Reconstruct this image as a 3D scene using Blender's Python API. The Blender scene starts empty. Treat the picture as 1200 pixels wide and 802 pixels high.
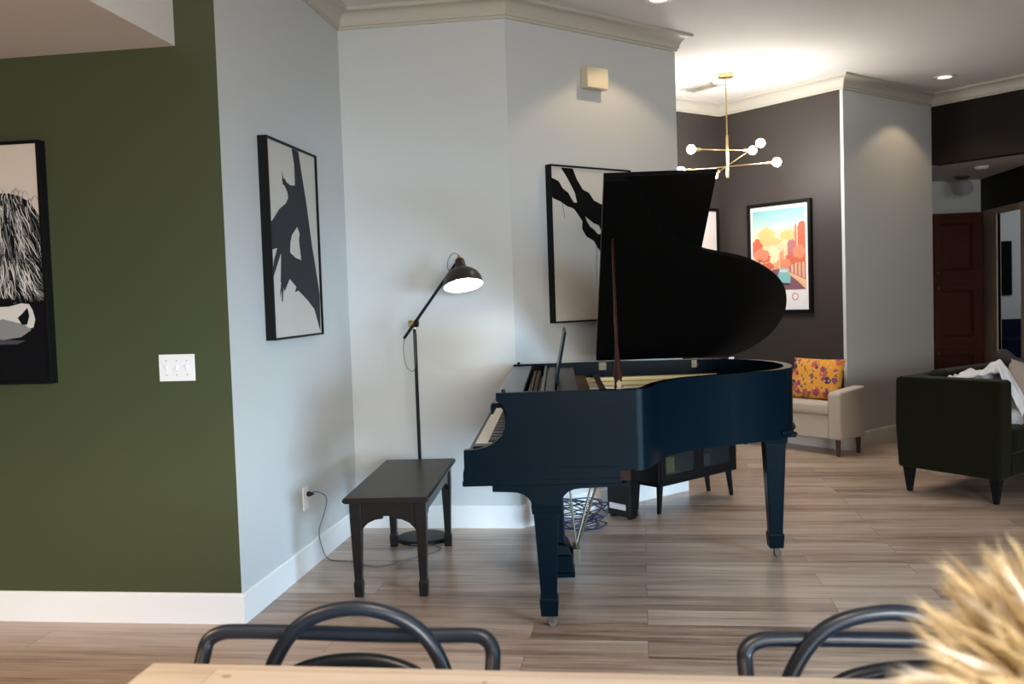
import bpy, bmesh, math, random
from math import sin, cos, pi, radians, atan2, hypot
from mathutils import Vector, Matrix

S = bpy.context.scene
COL = S.collection
random.seed(7)

# ------------------------------------------------------------------ camera, world, lights, exposure
F_PX, PITCH, ROLL, YAW, CAM_H = 1095.18, 0.04785, -0.03326, 0.13648, 1.35
_f = Vector((0, cos(PITCH), -sin(PITCH)))
_r0 = Vector((1, 0, 0)); _u0 = _r0.cross(_f)
_r = cos(ROLL) * _r0 + sin(ROLL) * _u0
_u = -sin(ROLL) * _r0 + cos(ROLL) * _u0
def _tw(v): return Vector((v.x * cos(YAW) - v.y * sin(YAW), v.x * sin(YAW) + v.y * cos(YAW), v.z))
_r, _u, _f = _tw(_r), _tw(_u), _tw(_f)
cam = bpy.data.cameras.new('camera'); camo = bpy.data.objects.new('camera', cam); COL.objects.link(camo)
cam.sensor_width = 36; cam.lens = F_PX / 1200 * 36; cam.clip_start = 0.05
M = Matrix.Identity(4)
for i in range(3):
    M[i][0], M[i][1], M[i][2] = _r[i], _u[i], -_f[i]
M[2][3] = CAM_H
camo.matrix_world = M
cam.dof.use_dof = True; cam.dof.focus_distance = 4.6; cam.dof.aperture_fstop = 4.6
S.camera = camo

w = bpy.data.worlds.new('world'); S.world = w; w.use_nodes = True
w.node_tree.nodes['Background'].inputs[0].default_value = (0.55, 0.72, 1.0, 1)
w.node_tree.nodes['Background'].inputs[1].default_value = 0.035

def area(name, loc, target, sx, sy, power, color, spread=pi):
    l = bpy.data.lights.new(name, 'AREA'); l.shape = 'RECTANGLE'; l.size = sx; l.size_y = sy
    l.energy = power; l.color = color; l.spread = spread
    o = bpy.data.objects.new(name, l); COL.objects.link(o); o.location = loc
    o.rotation_euler = (Vector(target) - Vector(loc)).to_track_quat('-Z', 'Y').to_euler()
    return o
def spot(name, loc, power, color, size=112, blend=0.12, target=None, radius=0.03):
    l = bpy.data.lights.new(name, 'SPOT'); l.energy = power; l.color = color
    l.spot_size = radians(size); l.spot_blend = blend; l.shadow_soft_size = radius
    o = bpy.data.objects.new(name, l); COL.objects.link(o); o.location = loc
    if target: o.rotation_euler = (Vector(target) - Vector(loc)).to_track_quat('-Z', 'Y').to_euler()
    return o
WARM = (1.0, 0.72, 0.46)
area('window_daylight', (1.9, -4.0, 1.75), (-1.9, 5.0, -5.6), 2.8, 1.6, 360, (0.97, 0.98, 0.96), radians(116))
area('patio_door_daylight', (4.3, -0.3, 0.95), (-1.6, 5.0, -2.4), 2.2, 1.4, 185, (0.52, 0.76, 1.0), radians(68))
spot('downlight_beam_piano', (0.16, 5.575, 3.035), 18, WARM, blend=0.25)
spot('downlight_beam_living', (2.547, 8.231, 3.035), 14, WARM, blend=0.25)
spot('added_fill_dining', (-0.4, 0.6, 3.035), 115, (1.0, 0.80, 0.62), 140, 0.6)  # added fill out of view, brightens the table and warms the bounce
spot('added_fill_dining_left', (-2.6, 1.2, 2.43), 190, (1.0, 0.66, 0.40), 130, 0.6)  # second added fill, no fixture, warms the floor at lower left
area('study_daylight', (5.2, 9.6, 2.2), (4.4, 11.8, 1.2), 1.0, 1.0, 12, (0.9, 0.95, 1.0))
S.view_settings.view_transform = 'Standard'; S.view_settings.look = 'None'
S.view_settings.gamma = 1; S.view_settings.use_curve_mapping = False
S.view_settings.exposure = 0.0

# ------------------------------------------------------------------ materials
def mat(name, color, rough=0.5, metal=0.0, emit=None, estr=0.0, spec=0.5, noise=0.0, nscale=8.0, bump=0.0, bscale=60.0, coat=0.0, sheen=0.0, trans=0.0, alpha=1.0):
    m = bpy.data.materials.new(name); m.use_nodes = True
    nt = m.node_tree; b = nt.nodes['Principled BSDF']
    c = tuple(color) + (1,)
    b.inputs['Base Color'].default_value = c
    b.inputs['Roughness'].default_value = rough; b.inputs['Metallic'].default_value = metal
    b.inputs['Specular IOR Level'].default_value = spec
    b.inputs['Coat Weight'].default_value = coat; b.inputs['Sheen Weight'].default_value = sheen
    b.inputs['Transmission Weight'].default_value = trans; b.inputs['Alpha'].default_value = alpha
    if emit:
        b.inputs['Emission Color'].default_value = tuple(emit) + (1,); b.inputs['Emission Strength'].default_value = estr
    tc = nt.nodes.new('ShaderNodeTexCoord')
    if noise > 0:
        n = nt.nodes.new('ShaderNodeTexNoise'); n.inputs['Scale'].default_value = nscale; n.inputs['Detail'].default_value = 4
        nt.links.new(tc.outputs['Object'], n.inputs['Vector'])
        r = nt.nodes.new('ShaderNodeMix'); r.data_type = 'RGBA'
        r.inputs[6].default_value = tuple(max(0, x * (1 - noise)) for x in color) + (1,)
        r.inputs[7].default_value = tuple(min(1, x * (1 + noise)) for x in color) + (1,)
        nt.links.new(n.outputs[0], r.inputs[0]); nt.links.new(r.outputs[2], b.inputs['Base Color'])
    if bump > 0:
        n = nt.nodes.new('ShaderNodeTexNoise'); n.inputs['Scale'].default_value = bscale; n.inputs['Detail'].default_value = 3
        nt.links.new(tc.outputs['Object'], n.inputs['Vector'])
        bp = nt.nodes.new('ShaderNodeBump'); bp.inputs['Strength'].default_value = bump; bp.inputs['Distance'].default_value = 0.004
        nt.links.new(n.outputs[0], bp.inputs['Height']); nt.links.new(bp.outputs[0], b.inputs['Normal'])
    return m

def plank_mat(name, c1, c2, c3, pw, pl, rough, joint=0.25, grain=1.0, pvar=0.22):
    m = bpy.data.materials.new(name); m.use_nodes = True
    nt = m.node_tree; b = nt.nodes['Principled BSDF']; L = nt.links.new; N = nt.nodes.new
    tc = N('ShaderNodeTexCoord')
    br = N('ShaderNodeTexBrick'); br.offset = 0.37; br.squash = 1.0
    br.inputs['Scale'].default_value = 1.0; br.inputs['Brick Width'].default_value = pl; br.inputs['Row Height'].default_value = pw
    br.inputs['Mortar Size'].default_value = 0.0012; br.inputs['Mortar Smooth'].default_value = 0.1; br.inputs['Bias'].default_value = 0.0
    br.inputs['Color1'].default_value = (0, 0, 0, 1); br.inputs['Color2'].default_value = (1, 1, 1, 1); br.inputs['Mortar'].default_value = (0.5, 0.5, 0.5, 1)
    L(tc.outputs['Object'], br.inputs['Vector'])
    # per plank random offset for the grain
    sep = N('ShaderNodeSeparateXYZ'); L(tc.outputs['Object'], sep.inputs[0])
    rowi = N('ShaderNodeMath'); rowi.operation = 'DIVIDE'; L(sep.outputs[1], rowi.inputs[0]); rowi.inputs[1].default_value = pw
    fl = N('ShaderNodeMath'); fl.operation = 'FLOOR'; L(rowi.outputs[0], fl.inputs[0])
    off = N('ShaderNodeMath'); off.operation = 'MULTIPLY'; L(fl.outputs[0], off.inputs[0]); off.inputs[1].default_value = 3.7
    ax = N('ShaderNodeMath'); ax.operation = 'ADD'; L(sep.outputs[0], ax.inputs[0]); L(off.outputs[0], ax.inputs[1])
    bb = N('ShaderNodeMath'); bb.operation = 'MULTIPLY'; L(br.outputs[0], bb.inputs[0]); bb.inputs[1].default_value = 13.0
    az = N('ShaderNodeMath'); az.operation = 'ADD'; L(bb.outputs[0], az.inputs[0]); L(off.outputs[0], az.inputs[1])
    cmb = N('ShaderNodeCombineXYZ'); L(ax.outputs[0], cmb.inputs[0]); L(sep.outputs[1], cmb.inputs[1]); L(az.outputs[0], cmb.inputs[2])
    mp = N('ShaderNodeMapping'); mp.inputs['Scale'].default_value = (0.9, 14.0, 1.0); L(cmb.outputs[0], mp.inputs[0])
    n1 = N('ShaderNodeTexNoise'); n1.inputs['Scale'].default_value = 1.6; n1.inputs['Detail'].default_value = 6; n1.inputs['Roughness'].default_value = 0.6; n1.inputs['Distortion'].default_value = 0.5
    L(mp.outputs[0], n1.inputs['Vector'])
    mp2 = N('ShaderNodeMapping'); mp2.inputs['Scale'].default_value = (3.0, 90.0, 1.0); L(cmb.outputs[0], mp2.inputs[0])
    n2 = N('ShaderNodeTexNoise'); n2.inputs['Scale'].default_value = 1.5; n2.inputs['Detail'].default_value = 3; L(mp2.outputs[0], n2.inputs['Vector'])
    mixn = N('ShaderNodeMath'); mixn.operation = 'MULTIPLY_ADD'; L(n2.outputs[0], mixn.inputs[0]); mixn.inputs[1].default_value = 0.35 * grain; L(n1.outputs[0], mixn.inputs[2])
    pv = N('ShaderNodeMath'); pv.operation = 'MULTIPLY_ADD'; L(br.outputs[0], pv.inputs[0]); pv.inputs[1].default_value = pvar; L(mixn.outputs[0], pv.inputs[2])
    cr = N('ShaderNodeValToRGB'); cr.color_ramp.elements[0].position = 0.52; cr.color_ramp.elements[1].position = 1.02
    cr.color_ramp.elements[0].color = tuple(c1) + (1,); cr.color_ramp.elements[1].color = tuple(c3) + (1,)
    e = cr.color_ramp.elements.new(0.74); e.color = tuple(c2) + (1,)
    L(pv.outputs[0], cr.inputs[0])
    dk = N('ShaderNodeMix'); dk.data_type = 'RGBA'; dk.blend_type = 'MULTIPLY'
    L(br.outputs[1], dk.inputs[0]); L(cr.outputs[0], dk.inputs[6]); dk.inputs[7].default_value = (joint, joint, joint, 1)
    L(dk.outputs[2], b.inputs['Base Color'])
    b.inputs['Roughness'].default_value = rough
    bp = N('ShaderNodeBump'); bp.inputs['Strength'].default_value = 0.12; bp.inputs['Distance'].default_value = 0.002
    L(mixn.outputs[0], bp.inputs['Height']); L(bp.outputs[0], b.inputs['Normal'])
    return m

m_white = mat('white_paint', (0.55, 0.565, 0.555), 0.55, bump=0.06, bscale=120)
m_green = mat('green_paint', (0.052, 0.062, 0.027), 0.42, bump=0.10, bscale=40, noise=0.06, nscale=2)
m_dark = mat('dark_brown_paint', (0.042, 0.035, 0.031), 0.5, spec=0.35, bump=0.06, bscale=90)
m_dark_shaded = mat('shaded_brown_paint', (0.013, 0.009, 0.007), 0.6, spec=0.15, bump=0.06, bscale=90)  # shade on the header and hall walls put into the brown paint's colour
m_ceil = mat('ceiling_paint', (0.70, 0.68, 0.65), 0.8, bump=0.08, bscale=50)
m_trim = mat('trim_paint', (0.80, 0.79, 0.77), 0.38)
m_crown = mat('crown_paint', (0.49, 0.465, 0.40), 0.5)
m_floor = plank_mat('oak_planks', (0.17, 0.105, 0.070), (0.37, 0.262, 0.190), (0.56, 0.435, 0.34), 0.18, 1.25, 0.30, joint=0.35, pvar=0.30)
m_table = plank_mat('pale_table_wood', (0.52, 0.42, 0.32), (0.65, 0.56, 0.46), (0.72, 0.64, 0.55), 0.16, 3.0, 0.45, joint=0.7, grain=0.4)
m_piano = mat('piano_black', (0.0015, 0.0052, 0.0088), 0.30, spec=0.045)
m_lid = mat('piano_lid_black', (0.0015, 0.0015, 0.0015), 0.5, spec=0.12)
m_pgrey = mat('piano_top_lacquer', (0.02, 0.021, 0.024), 0.3, spec=0.3)
m_gold = mat('plate_gold', (0.50, 0.41, 0.20), 0.42, metal=0.35)
m_cream = mat('plate_cream', (0.62, 0.55, 0.36), 0.5)
m_sound = mat('soundboard_wood', (0.42, 0.27, 0.12), 0.5, noise=0.2, nscale=5)
m_brass = mat('brass', (0.72, 0.52, 0.22), 0.3, metal=1.0)
m_obrass = mat('old_brass', (0.13, 0.11, 0.075), 0.5, metal=0.5)
m_ivory = mat('ivory_key', (0.78, 0.70, 0.58), 0.35)
m_ebony = mat('ebony_key', (0.012, 0.012, 0.012), 0.35)
m_maho = mat('mahogany', (0.028, 0.008, 0.005), 0.3, spec=0.3, noise=0.3, nscale=12)
m_bench = mat('bench_black', (0.009, 0.0075, 0.007), 0.36, spec=0.28, noise=0.25, nscale=9)
m_black = mat('black_satin', (0.005, 0.005, 0.006), 0.45, spec=0.2)
m_lampb = mat('lamp_bronze_black', (0.02, 0.015, 0.012), 0.35)
m_lampin = mat('lamp_inner_white', (0.85, 0.83, 0.78), 0.5)
m_frame = mat('picture_frame_black', (0.004, 0.004, 0.004), 0.5, spec=0.15)
m_canvas = mat('canvas_cream', (0.56, 0.53, 0.47), 0.7, noise=0.05, nscale=3)
m_ink = mat('charcoal_ink', (0.040, 0.042, 0.046), 0.8, spec=0.1)
m_inkb = mat('black_ink', (0.004, 0.004, 0.004), 0.8, spec=0.1)
m_bulb = mat('lit_bulb', (1, 1, 1), 0.3, emit=(1.0, 0.94, 0.88), estr=310)
m_lbulb = mat('lit_lamp_bulb', (1, 1, 1), 0.3, emit=(1.0, 0.90, 0.76), estr=40)
m_canl = mat('downlight_lens', (1, 1, 1), 0.3, emit=(1.0, 0.86, 0.68), estr=5)
m_plastic = mat('white_plastic', (0.78, 0.78, 0.78), 0.35)
m_grey = mat('grey_detail', (0.30, 0.30, 0.31), 0.5)
m_sofa = mat('olive_velvet', (0.0085, 0.0088, 0.0024), 0.85, spec=0.05, sheen=0.06, noise=0.25, nscale=6, bump=0.1, bscale=30)
m_linen = mat('beige_linen', (0.50, 0.44, 0.37), 0.85, bump=0.25, bscale=250)
m_walnut = mat('walnut_leg', (0.065, 0.026, 0.014), 0.45)
m_throw = mat('white_throw', (0.74, 0.75, 0.77), 0.9, bump=0.4, bscale=60)
m_greige = mat('greige_cushion', (0.36, 0.31, 0.28), 0.85, bump=0.3, bscale=120)
m_bfab = mat('black_fabric', (0.012, 0.012, 0.016), 0.85)
m_cab = mat('reddish_wood', (0.060, 0.014, 0.006), 0.55, spec=0.12, noise=0.35, nscale=5)
m_casing = mat('tan_casing', (0.42, 0.33, 0.24), 0.5)
m_study = mat('study_wall', (0.62, 0.63, 0.62), 0.6)
m_navy = mat('navy_cloth', (0.008, 0.011, 0.03), 0.9, spec=0.1)
m_glass = mat('smoked_glass', (0.03, 0.035, 0.035), 0.06, trans=0.0, alpha=0.45)
m_clear = mat('frosted_globe', (0.20, 0.19, 0.18), 0.3, alpha=0.30)
m_cable = mat('cable_black', (0.02, 0.02, 0.03), 0.5)
m_cableb = mat('cable_blue', (0.015, 0.03, 0.10), 0.5)
m_chair = mat('chair_black_plastic', (0.009, 0.016, 0.027), 0.36, spec=0.6)
m_wheat = mat('golden_plume', (0.95, 0.76, 0.48), 0.9, spec=0.1, noise=0.12, nscale=30)
m_wheatp = mat('pale_plume', (0.92, 0.83, 0.70), 0.9, spec=0.1, noise=0.1, nscale=30)
m_vase = mat('stoneware_vase', (0.55, 0.50, 0.44), 0.6)
m_cordg = mat('grey_cord', (0.10, 0.10, 0.11), 0.5)

# ------------------------------------------------------------------ helpers
def obj(name, bm, m, parent=None, smooth=False, bevel=0.0, loc=None, rot=None, label=None, seg=2):
    me = bpy.data.meshes.new(name)
    bmesh.ops.recalc_face_normals(bm, faces=bm.faces)
    bm.to_mesh(me); bm.free()
    for mm in (m if isinstance(m, (list, tuple)) else [m]): me.materials.append(mm)
    if smooth:
        for p in me.polygons: p.use_smooth = True
    o = bpy.data.objects.new(name, me); COL.objects.link(o)
    if parent is not None: o.parent = parent
    if loc: o.location = loc
    if rot: o.rotation_euler = rot
    if bevel > 0:
        md = o.modifiers.new('bevel', 'BEVEL'); md.width = bevel; md.segments = seg; md.limit_method = 'ANGLE'; md.angle_limit = radians(40)
    if smooth == 'auto':
        try: me.set_sharp_from_angle(angle=radians(35))
        except Exception: pass
    if label: o['label'] = label
    return o
def thing(name, label, cat, loc=(0, 0, 0), rotz=0.0, group=None):
    o = bpy.data.objects.new(name, None); COL.objects.link(o); o.location = loc; o.rotation_euler = (0, 0, rotz)
    o.empty_display_size = 0.1
    o['label'] = label; o['category'] = cat
    if group: o['group'] = group
    return o
def tag(o, label, cat, group=None):
    o['label'] = label; o['category'] = cat
    if group: o['group'] = group
    return o
def struct(name, bm, m, **k):
    o = obj(name, bm, m, **k)
    if o.parent is None: o['kind'] = 'structure'
    return o
def BM(): return bmesh.new()
def box(bm, x0, x1, y0, y1, z0, z1, mx=None, mi=0):
    vs = [bm.verts.new(p) for p in ((x0, y0, z0), (x1, y0, z0), (x1, y1, z0), (x0, y1, z0), (x0, y0, z1), (x1, y0, z1), (x1, y1, z1), (x0, y1, z1))]
    for f in ((0, 3, 2, 1), (4, 5, 6, 7), (0, 1, 5, 4), (1, 2, 6, 5), (2, 3, 7, 6), (3, 0, 4, 7)):
        fc = bm.faces.new([vs[i] for i in f]); fc.material_index = mi
    if mx is not None: bmesh.ops.transform(bm, matrix=mx, verts=vs)
    return vs
def B(*a, **k):
    bm = BM(); box(bm, *a, **k); return bm
def frustum(bm, cx, cy, z0, hx0, hy0, z1, hx1, hy1, mx=None, cx1=None, cy1=None):
    cx1 = cx if cx1 is None else cx1; cy1 = cy if cy1 is None else cy1
    a = [bm.verts.new((cx + sx * hx0, cy + sy * hy0, z0)) for sx, sy in ((-1, -1), (1, -1), (1, 1), (-1, 1))]
    b = [bm.verts.new((cx1 + sx * hx1, cy1 + sy * hy1, z1)) for sx, sy in ((-1, -1), (1, -1), (1, 1), (-1, 1))]
    bm.faces.new(a[::-1]); bm.faces.new(b)
    for i in range(4): bm.faces.new((a[i], a[(i + 1) % 4], b[(i + 1) % 4], b[i]))
    if mx is not None: bmesh.ops.transform(bm, matrix=mx, verts=a + b)
def prism(bm, pts, h0, h1, fn=None, mi=0):
    """pts 2D polygon; extruded between h0 and h1; fn maps (a,b,h)->xyz"""
    fn = fn or (lambda a, b, h: (a, b, h))
    a = [bm.verts.new(fn(p[0], p[1], h0)) for p in pts]; b = [bm.verts.new(fn(p[0], p[1], h1)) for p in pts]
    f1 = bm.faces.new(a[::-1]); f2 = bm.faces.new(b); f1.material_index = mi; f2.material_index = mi
    n = len(pts)
    for i in range(n):
        f = bm.faces.new((a[i], a[(i + 1) % n], b[(i + 1) % n], b[i])); f.material_index = mi
def lathe(bm, prof, n=24, mx=None, cap=True):
    rings = []
    vs = []
    for r, z in prof:
        if r < 1e-5:
            v = bm.verts.new((0, 0, z)); rings.append([v]); vs.append(v)
        else:
            ring = [bm.verts.new((r * cos(2 * pi * i / n), r * sin(2 * pi * i / n), z)) for i in range(n)]
            rings.append(ring); vs += ring
    for a, b in zip(rings, rings[1:]):
        if len(a) == 1 and len(b) == 1: continue
        for i in range(n):
            j = (i + 1) % n
            if len(a) == 1: bm.faces.new((a[0], b[i], b[j]))
            elif len(b) == 1: bm.faces.new((a[i], a[j], b[0]))
            else: bm.faces.new((a[i], a[j], b[j], b[i]))
    if cap:
        if len(rings[0]) > 1: bm.faces.new(rings[0][::-1])
        if len(rings[-1]) > 1: bm.faces.new(rings[-1])
    if mx is not None: bmesh.ops.transform(bm, matrix=mx, verts=vs)
def catmull(pts, n=8, closed=False):
    P = [Vector(p) for p in pts]; out = []
    N = len(P)
    rng = range(N if closed else N - 1)
    for i in rng:
        if closed: p0, p1, p2, p3 = P[(i - 1) % N], P[i], P[(i + 1) % N], P[(i + 2) % N]
        else: p0, p1, p2, p3 = P[max(i - 1, 0)], P[i], P[i + 1], P[min(i + 2, N - 1)]
        for k in range(n):
            t = k / n
            out.append(0.5 * ((2 * p1) + (-p0 + p2) * t + (2 * p0 - 5 * p1 + 4 * p2 - p3) * t * t + (-p0 + 3 * p1 - 3 * p2 + p3) * t ** 3))
    if not closed: out.append(P[-1])
    return out
def tube(bm, pts, r, n=8, cap=True):
    P = [Vector(p) for p in pts]; R = r if isinstance(r, (list, tuple)) else [r] * len(P)
    t = (P[1] - P[0]).normalized()
    nrm = t.orthogonal().normalized(); rings = []
    for i, p in enumerate(P):
        tt = ((P[min(i + 1, len(P) - 1)] - P[max(i - 1, 0)])).normalized()
        nrm = (nrm - tt * nrm.dot(tt)).normalized(); bi = tt.cross(nrm)
        rings.append([bm.verts.new(p + R[i] * (cos(2 * pi * k / n) * nrm + sin(2 * pi * k / n) * bi)) for k in range(n)])
    for a, b in zip(rings, rings[1:]):
        for k in range(n): bm.faces.new((a[k], a[(k + 1) % n], b[(k + 1) % n], b[k]))
    if cap: bm.faces.new(rings[0][::-1]); bm.faces.new(rings[-1])
def T(x, y, z): return Matrix.Translation((x, y, z))
def align(p0, p1):
    d = Vector(p1) - Vector(p0)
    return T(*p0) @ d.to_track_quat('Z', 'Y').to_matrix().to_4x4()
def bar(bm, p0, p1, r, n=10, r1=None):
    L = (Vector(p1) - Vector(p0)).length
    lathe(bm, [(r, 0), (r if r1 is None else r1, L)], n, align(p0, p1))

# ------------------------------------------------------------------ the setting
CZ = 3.05
ROOM = [(-1.707, 3.724), (-1.707, 5.37), (-0.72, 5.37), (0.278, 6.388), (-0.75, 7.41), (0.775, 8.86), (1.671, 7.93), (2.663, 8.99), (7.0, 4.36)]
def rn(a, b):
    d = Vector((b[0] - a[0], b[1] - a[1])).normalized(); return Vector((d.y, -d.x))
def offset_path(pts, o):
    out = []
    for i, p in enumerate(pts):
        p = Vector(p)
        if i == 0: n = rn(pts[0], pts[1]); out.append(p + n * o)
        elif i == len(pts) - 1: n = rn(pts[-2], pts[-1]); out.append(p + n * o)
        else:
            n1, n2 = rn(pts[i - 1], pts[i]), rn(pts[i], pts[i + 1]); s = (n1 + n2).normalized()
            out.append(p + s * (o / max(0.2, s.dot(n1))))
    return out
def wall(name, a, b, m, z0=0.0, z1=CZ, th=0.11, pa=None, pb=None):
    """slab whose room face runs a->b; pa/pb: points on the outer face"""
    n = rn(a, b)
    pa = pa or (Vector(a) - n * th); pb = pb or (Vector(b) - n * th)
    bm = BM(); prism(bm, [tuple(a), tuple(b), tuple(pb), tuple(pa)], z0, z1)
    return struct(name, bm, m)
struct('floor', B(-6.5, 7.5, -5, 12.5, -0.1, 0.0), m_floor)
struct('ceiling', B(-6.5, 7.5, -5, 12.5, CZ, CZ + 0.12), m_ceil)
OUT = offset_path(ROOM, -0.11)
bm = BM(); prism(bm, [(-6.5, 3.724), (-1.7075, 3.724), (-1.80, 3.84), (-6.5, 3.84)], 0, CZ); struct('wall_front_left', bm, m_green)
bm = BM(); prism(bm, [(-1.707, 3.7245), (-1.707, 5.37), (-1.82, 5.48), (-1.82, 3.865)], 0, CZ); struct('wall_left', bm, m_white)
wall('wall_back', ROOM[1], ROOM[2], m_white, pa=(-1.82, 5.48), pb=OUT[2])
wall('wall_back_diagonal', ROOM[2], ROOM[3], m_white, pa=OUT[2], pb=OUT[3])
wall('wall_alcove_near', ROOM[3], ROOM[4], m_dark, pa=OUT[3], pb=OUT[4])
wall('wall_alcove_left', ROOM[4], ROOM[5], m_dark, pa=OUT[4], pb=OUT[5])
dP = (Vector(ROOM[6]) - Vector(ROOM[5])).normalized()
endP = Vector(ROOM[6]) - dP * 0.028
wall('wall_alcove_back', ROOM[5], endP, m_dark, pa=OUT[5], pb=tuple(endP - rn(ROOM[5], ROOM[6]) * 0.11))
# pale wall; its finished end shows as a light strip beside the dark paint
n67 = rn(ROOM[5], ROOM[6])
bm = BM(); prism(bm, [tuple(endP), ROOM[6], ROOM[7], tuple(Vector(ROOM[7]) + Vector((-0.08, 0.075))), tuple(endP - n67 * 0.108)], 0, CZ)
struct('wall_right_diagonal', bm, m_white)
dH = (Vector(ROOM[8]) - Vector(ROOM[7])).normalized(); nH = rn(ROOM[7], ROOM[8])
hEnd = Vector(ROOM[7]) + dH * 1.342
wall('wall_header', ROOM[7], hEnd, m_dark_shaded, z0=2.42, th=0.12)
wall('wall_far_right', hEnd, ROOM[8], m_dark_shaded, th=0.12)
# hall behind the header opening, and the study beyond its doorway
bm = BM(); prism(bm, [(2.76, 9.06), (3.58, 8.19), (3.58, 10.45), (2.35, 10.45), (2.35, 9.35)], 2.42, 2.52); struct('ceiling_hall', bm, m_ceil)
struct('wall_hall_back', B(2.3, 3.58, 10.45, 10.55, 0, CZ), m_white)
struct('wall_hall_left', B(2.25, 2.35, 9.2, 10.45, 0, CZ), m_white)
bm = BM()
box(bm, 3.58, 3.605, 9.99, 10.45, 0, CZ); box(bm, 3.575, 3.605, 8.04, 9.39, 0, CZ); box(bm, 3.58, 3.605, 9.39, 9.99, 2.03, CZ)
struct('wall_hall_right', bm, m_dark_shaded)
bm = BM()
box(bm, 3.565, 3.612, 9.99, 10.35, 0, 2.085); box(bm, 3.565, 3.612, 9.29, 9.39, 0, 2.085); box(bm, 3.565, 3.612, 9.39, 9.99, 2.025, 2.085)
struct('trim_5', bm, m_casing, bevel=0.005)
struct('wall_study_back', B(3.58, 7.0, 11.8, 11.9, 0, CZ), m_study)
struct('wall_study_left', B(3.60, 3.70, 10.45, 11.8, 0, CZ), m_study)
# dropped soffit over the dining side
struct('wall_soffit', B(-6.4, -1.885, -2.5, 3.723, 2.441, CZ), mat('soffit_paint', (0.68, 0.65, 0.62), 0.7))

def sweep(name, path, prof, m):
    """prof: list of (offset into room, z) closed profile"""
    bm = BM(); rows = []
    for o, z in prof:
        rows.append([bm.verts.new((p.x, p.y, z)) for p in offset_path(path, o)])
    n = len(prof)
    for i in range(n):
        a, b = rows[i], rows[(i + 1) % n]
        for k in range(len(path) - 1): bm.faces.new((a[k], a[k + 1], b[k + 1], b[k]))
    bm.faces.new([r[0] for r in rows]); bm.faces.new([r[-1] for r in rows][::-1])
    return struct(name, bm, m)
def crown_prof():
    zb, zt, pj = 2.942, CZ, 0.088
    P = [(0.0, zb), (0.012, zb), (0.012, zb + 0.014), (0.020, zb + 0.018)]
    for k in range(7):
        a = k / 6 * pi / 2; P.append((0.020 + (pj - 0.034) * (1 - cos(a)), zb + 0.018 + (zt - zb - 0.040) * sin(a)))
    P += [(pj - 0.006, zt - 0.020), (pj, zt - 0.014), (pj, zt), (0.0, zt)]
    return P
sweep('trim_1', [(-1.885, 3.724)] + ROOM[:4] + [ROOM[4]], crown_prof(), m_crown)
sweep('trim_2', ROOM[4:9], crown_prof(), m_crown)
base_prof = [(0.0, 0.0), (0.016, 0.0), (0.016, 0.122), (0.009, 0.132), (0.0, 0.132)]
sweep('baseboard_left', [(-6.4, 3.724)] + ROOM[:5], base_prof, m_trim)
sweep('baseboard_right', ROOM[4:8], base_prof, m_trim)

# ------------------------------------------------------------------ grand piano
PT = radians(5.01)
piano = thing('grand_piano', 'black baby grand piano with its lid propped open', 'piano', (-0.577, 3.67, 0), PT)
UZ = lambda a, b, h: (a, h, b)       # polygon in (u,z), extruded along v
W = 1.575
near = [(-.142, .595), (.49, .600), (.49, .648), (.56, .648), (.56, .97), (0, .97), (0, .938), (.022, .922), (.036, .89), (.038, .86), (.032, .828), (.020, .80), (.002, .782), (-.022, .765), (-.048, .753), (-.08, .745), (-.137, .742), (-.137, .66), (-.142, .655)]
for va, v0 in ((0.0, -0.004), (W - 0.042, W - 0.001)):
    bm = BM(); prism(bm, near, va, va + 0.042, UZ); side = obj('case_side', bm, m_piano, piano, bevel=0.003)
    obj('side_band', B(-.145, .492, v0, v0 + 0.005, .597, .618), m_piano, side, bevel=0.001)
    obj('side_moulding', B(-.1395, .492, v0 + 0.001, v0 + 0.005, .662, .667), m_piano, side, bevel=0.001)
rimc = [(.55, 0), (.595, .02), (.628, .09), (.672, .22), (.73, .33), (.81, .425), (.90, .492), (1.0, .545), (1.10, .59), (1.20, .64), (1.29, .712), (1.36, .815), (1.40, .94), (1.412, 1.08), (1.395, 1.22), (1.35, 1.35), (1.27, 1.46), (1.16, 1.535), (1.02, 1.572), (.86, W), (.55, W)]
outer = catmull([(a, b, 0) for a, b in rimc], 6)
def inset2(P, t):
    out = []
    for i, p in enumerate(P):
        d = (P[min(i + 1, len(P) - 1)] - P[max(i - 1, 0)]).normalized(); out.append(p + Vector((-d.y, d.x, 0)) * t)
    return out
inner = inset2(outer, 0.04)
def wallstrip(o_, i_, z0, z1):
    bm = BM(); R = []
    for P, z in ((o_, z0), (o_, z1), (i_, z1), (i_, z0)): R.append([bm.verts.new((p.x, p.y, z)) for p in P])
    for i in range(4):
        a, b = R[i], R[(i + 1) % 4]
        for k in range(len(o_) - 1): bm.faces.new((a[k], a[k + 1], b[k + 1], b[k]))
    bm.faces.new([r[0] for r in R]); bm.faces.new([r[-1] for r in R])
    return bm
obj('rim', wallstrip(outer, inner, 0.645, 0.97), m_piano, piano, smooth='auto')
# rounded moulding along the lower tail of the rim
bm = BM(); tb = [p + Vector((0, 0, .672)) for p in inset2(outer, -0.004)][60:96]; tube(bm, tb, 0.008, 8); obj('rim_moulding', bm, m_piano, piano, smooth=True)
obj('key_bed', B(-.138, .44, .042, W - .042, .60, .665), m_piano, piano, bevel=0.004)
obj('key_bed_block', B(.44, .53, .03, .11, .60, .69), mat('raw_brown_wood', (0.022, 0.010, 0.007), 0.8, spec=0.1, noise=0.4, nscale=30), piano)
obj('key_slip', B(-.128, -.104, .042, W - .042, .665, .728), m_piano, piano, bevel=0.004)
for v0 in (.042, W - .115): obj('key_block', B(-.104, .035, v0, v0 + .073, .665, .752), m_piano, piano, bevel=0.006)
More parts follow.
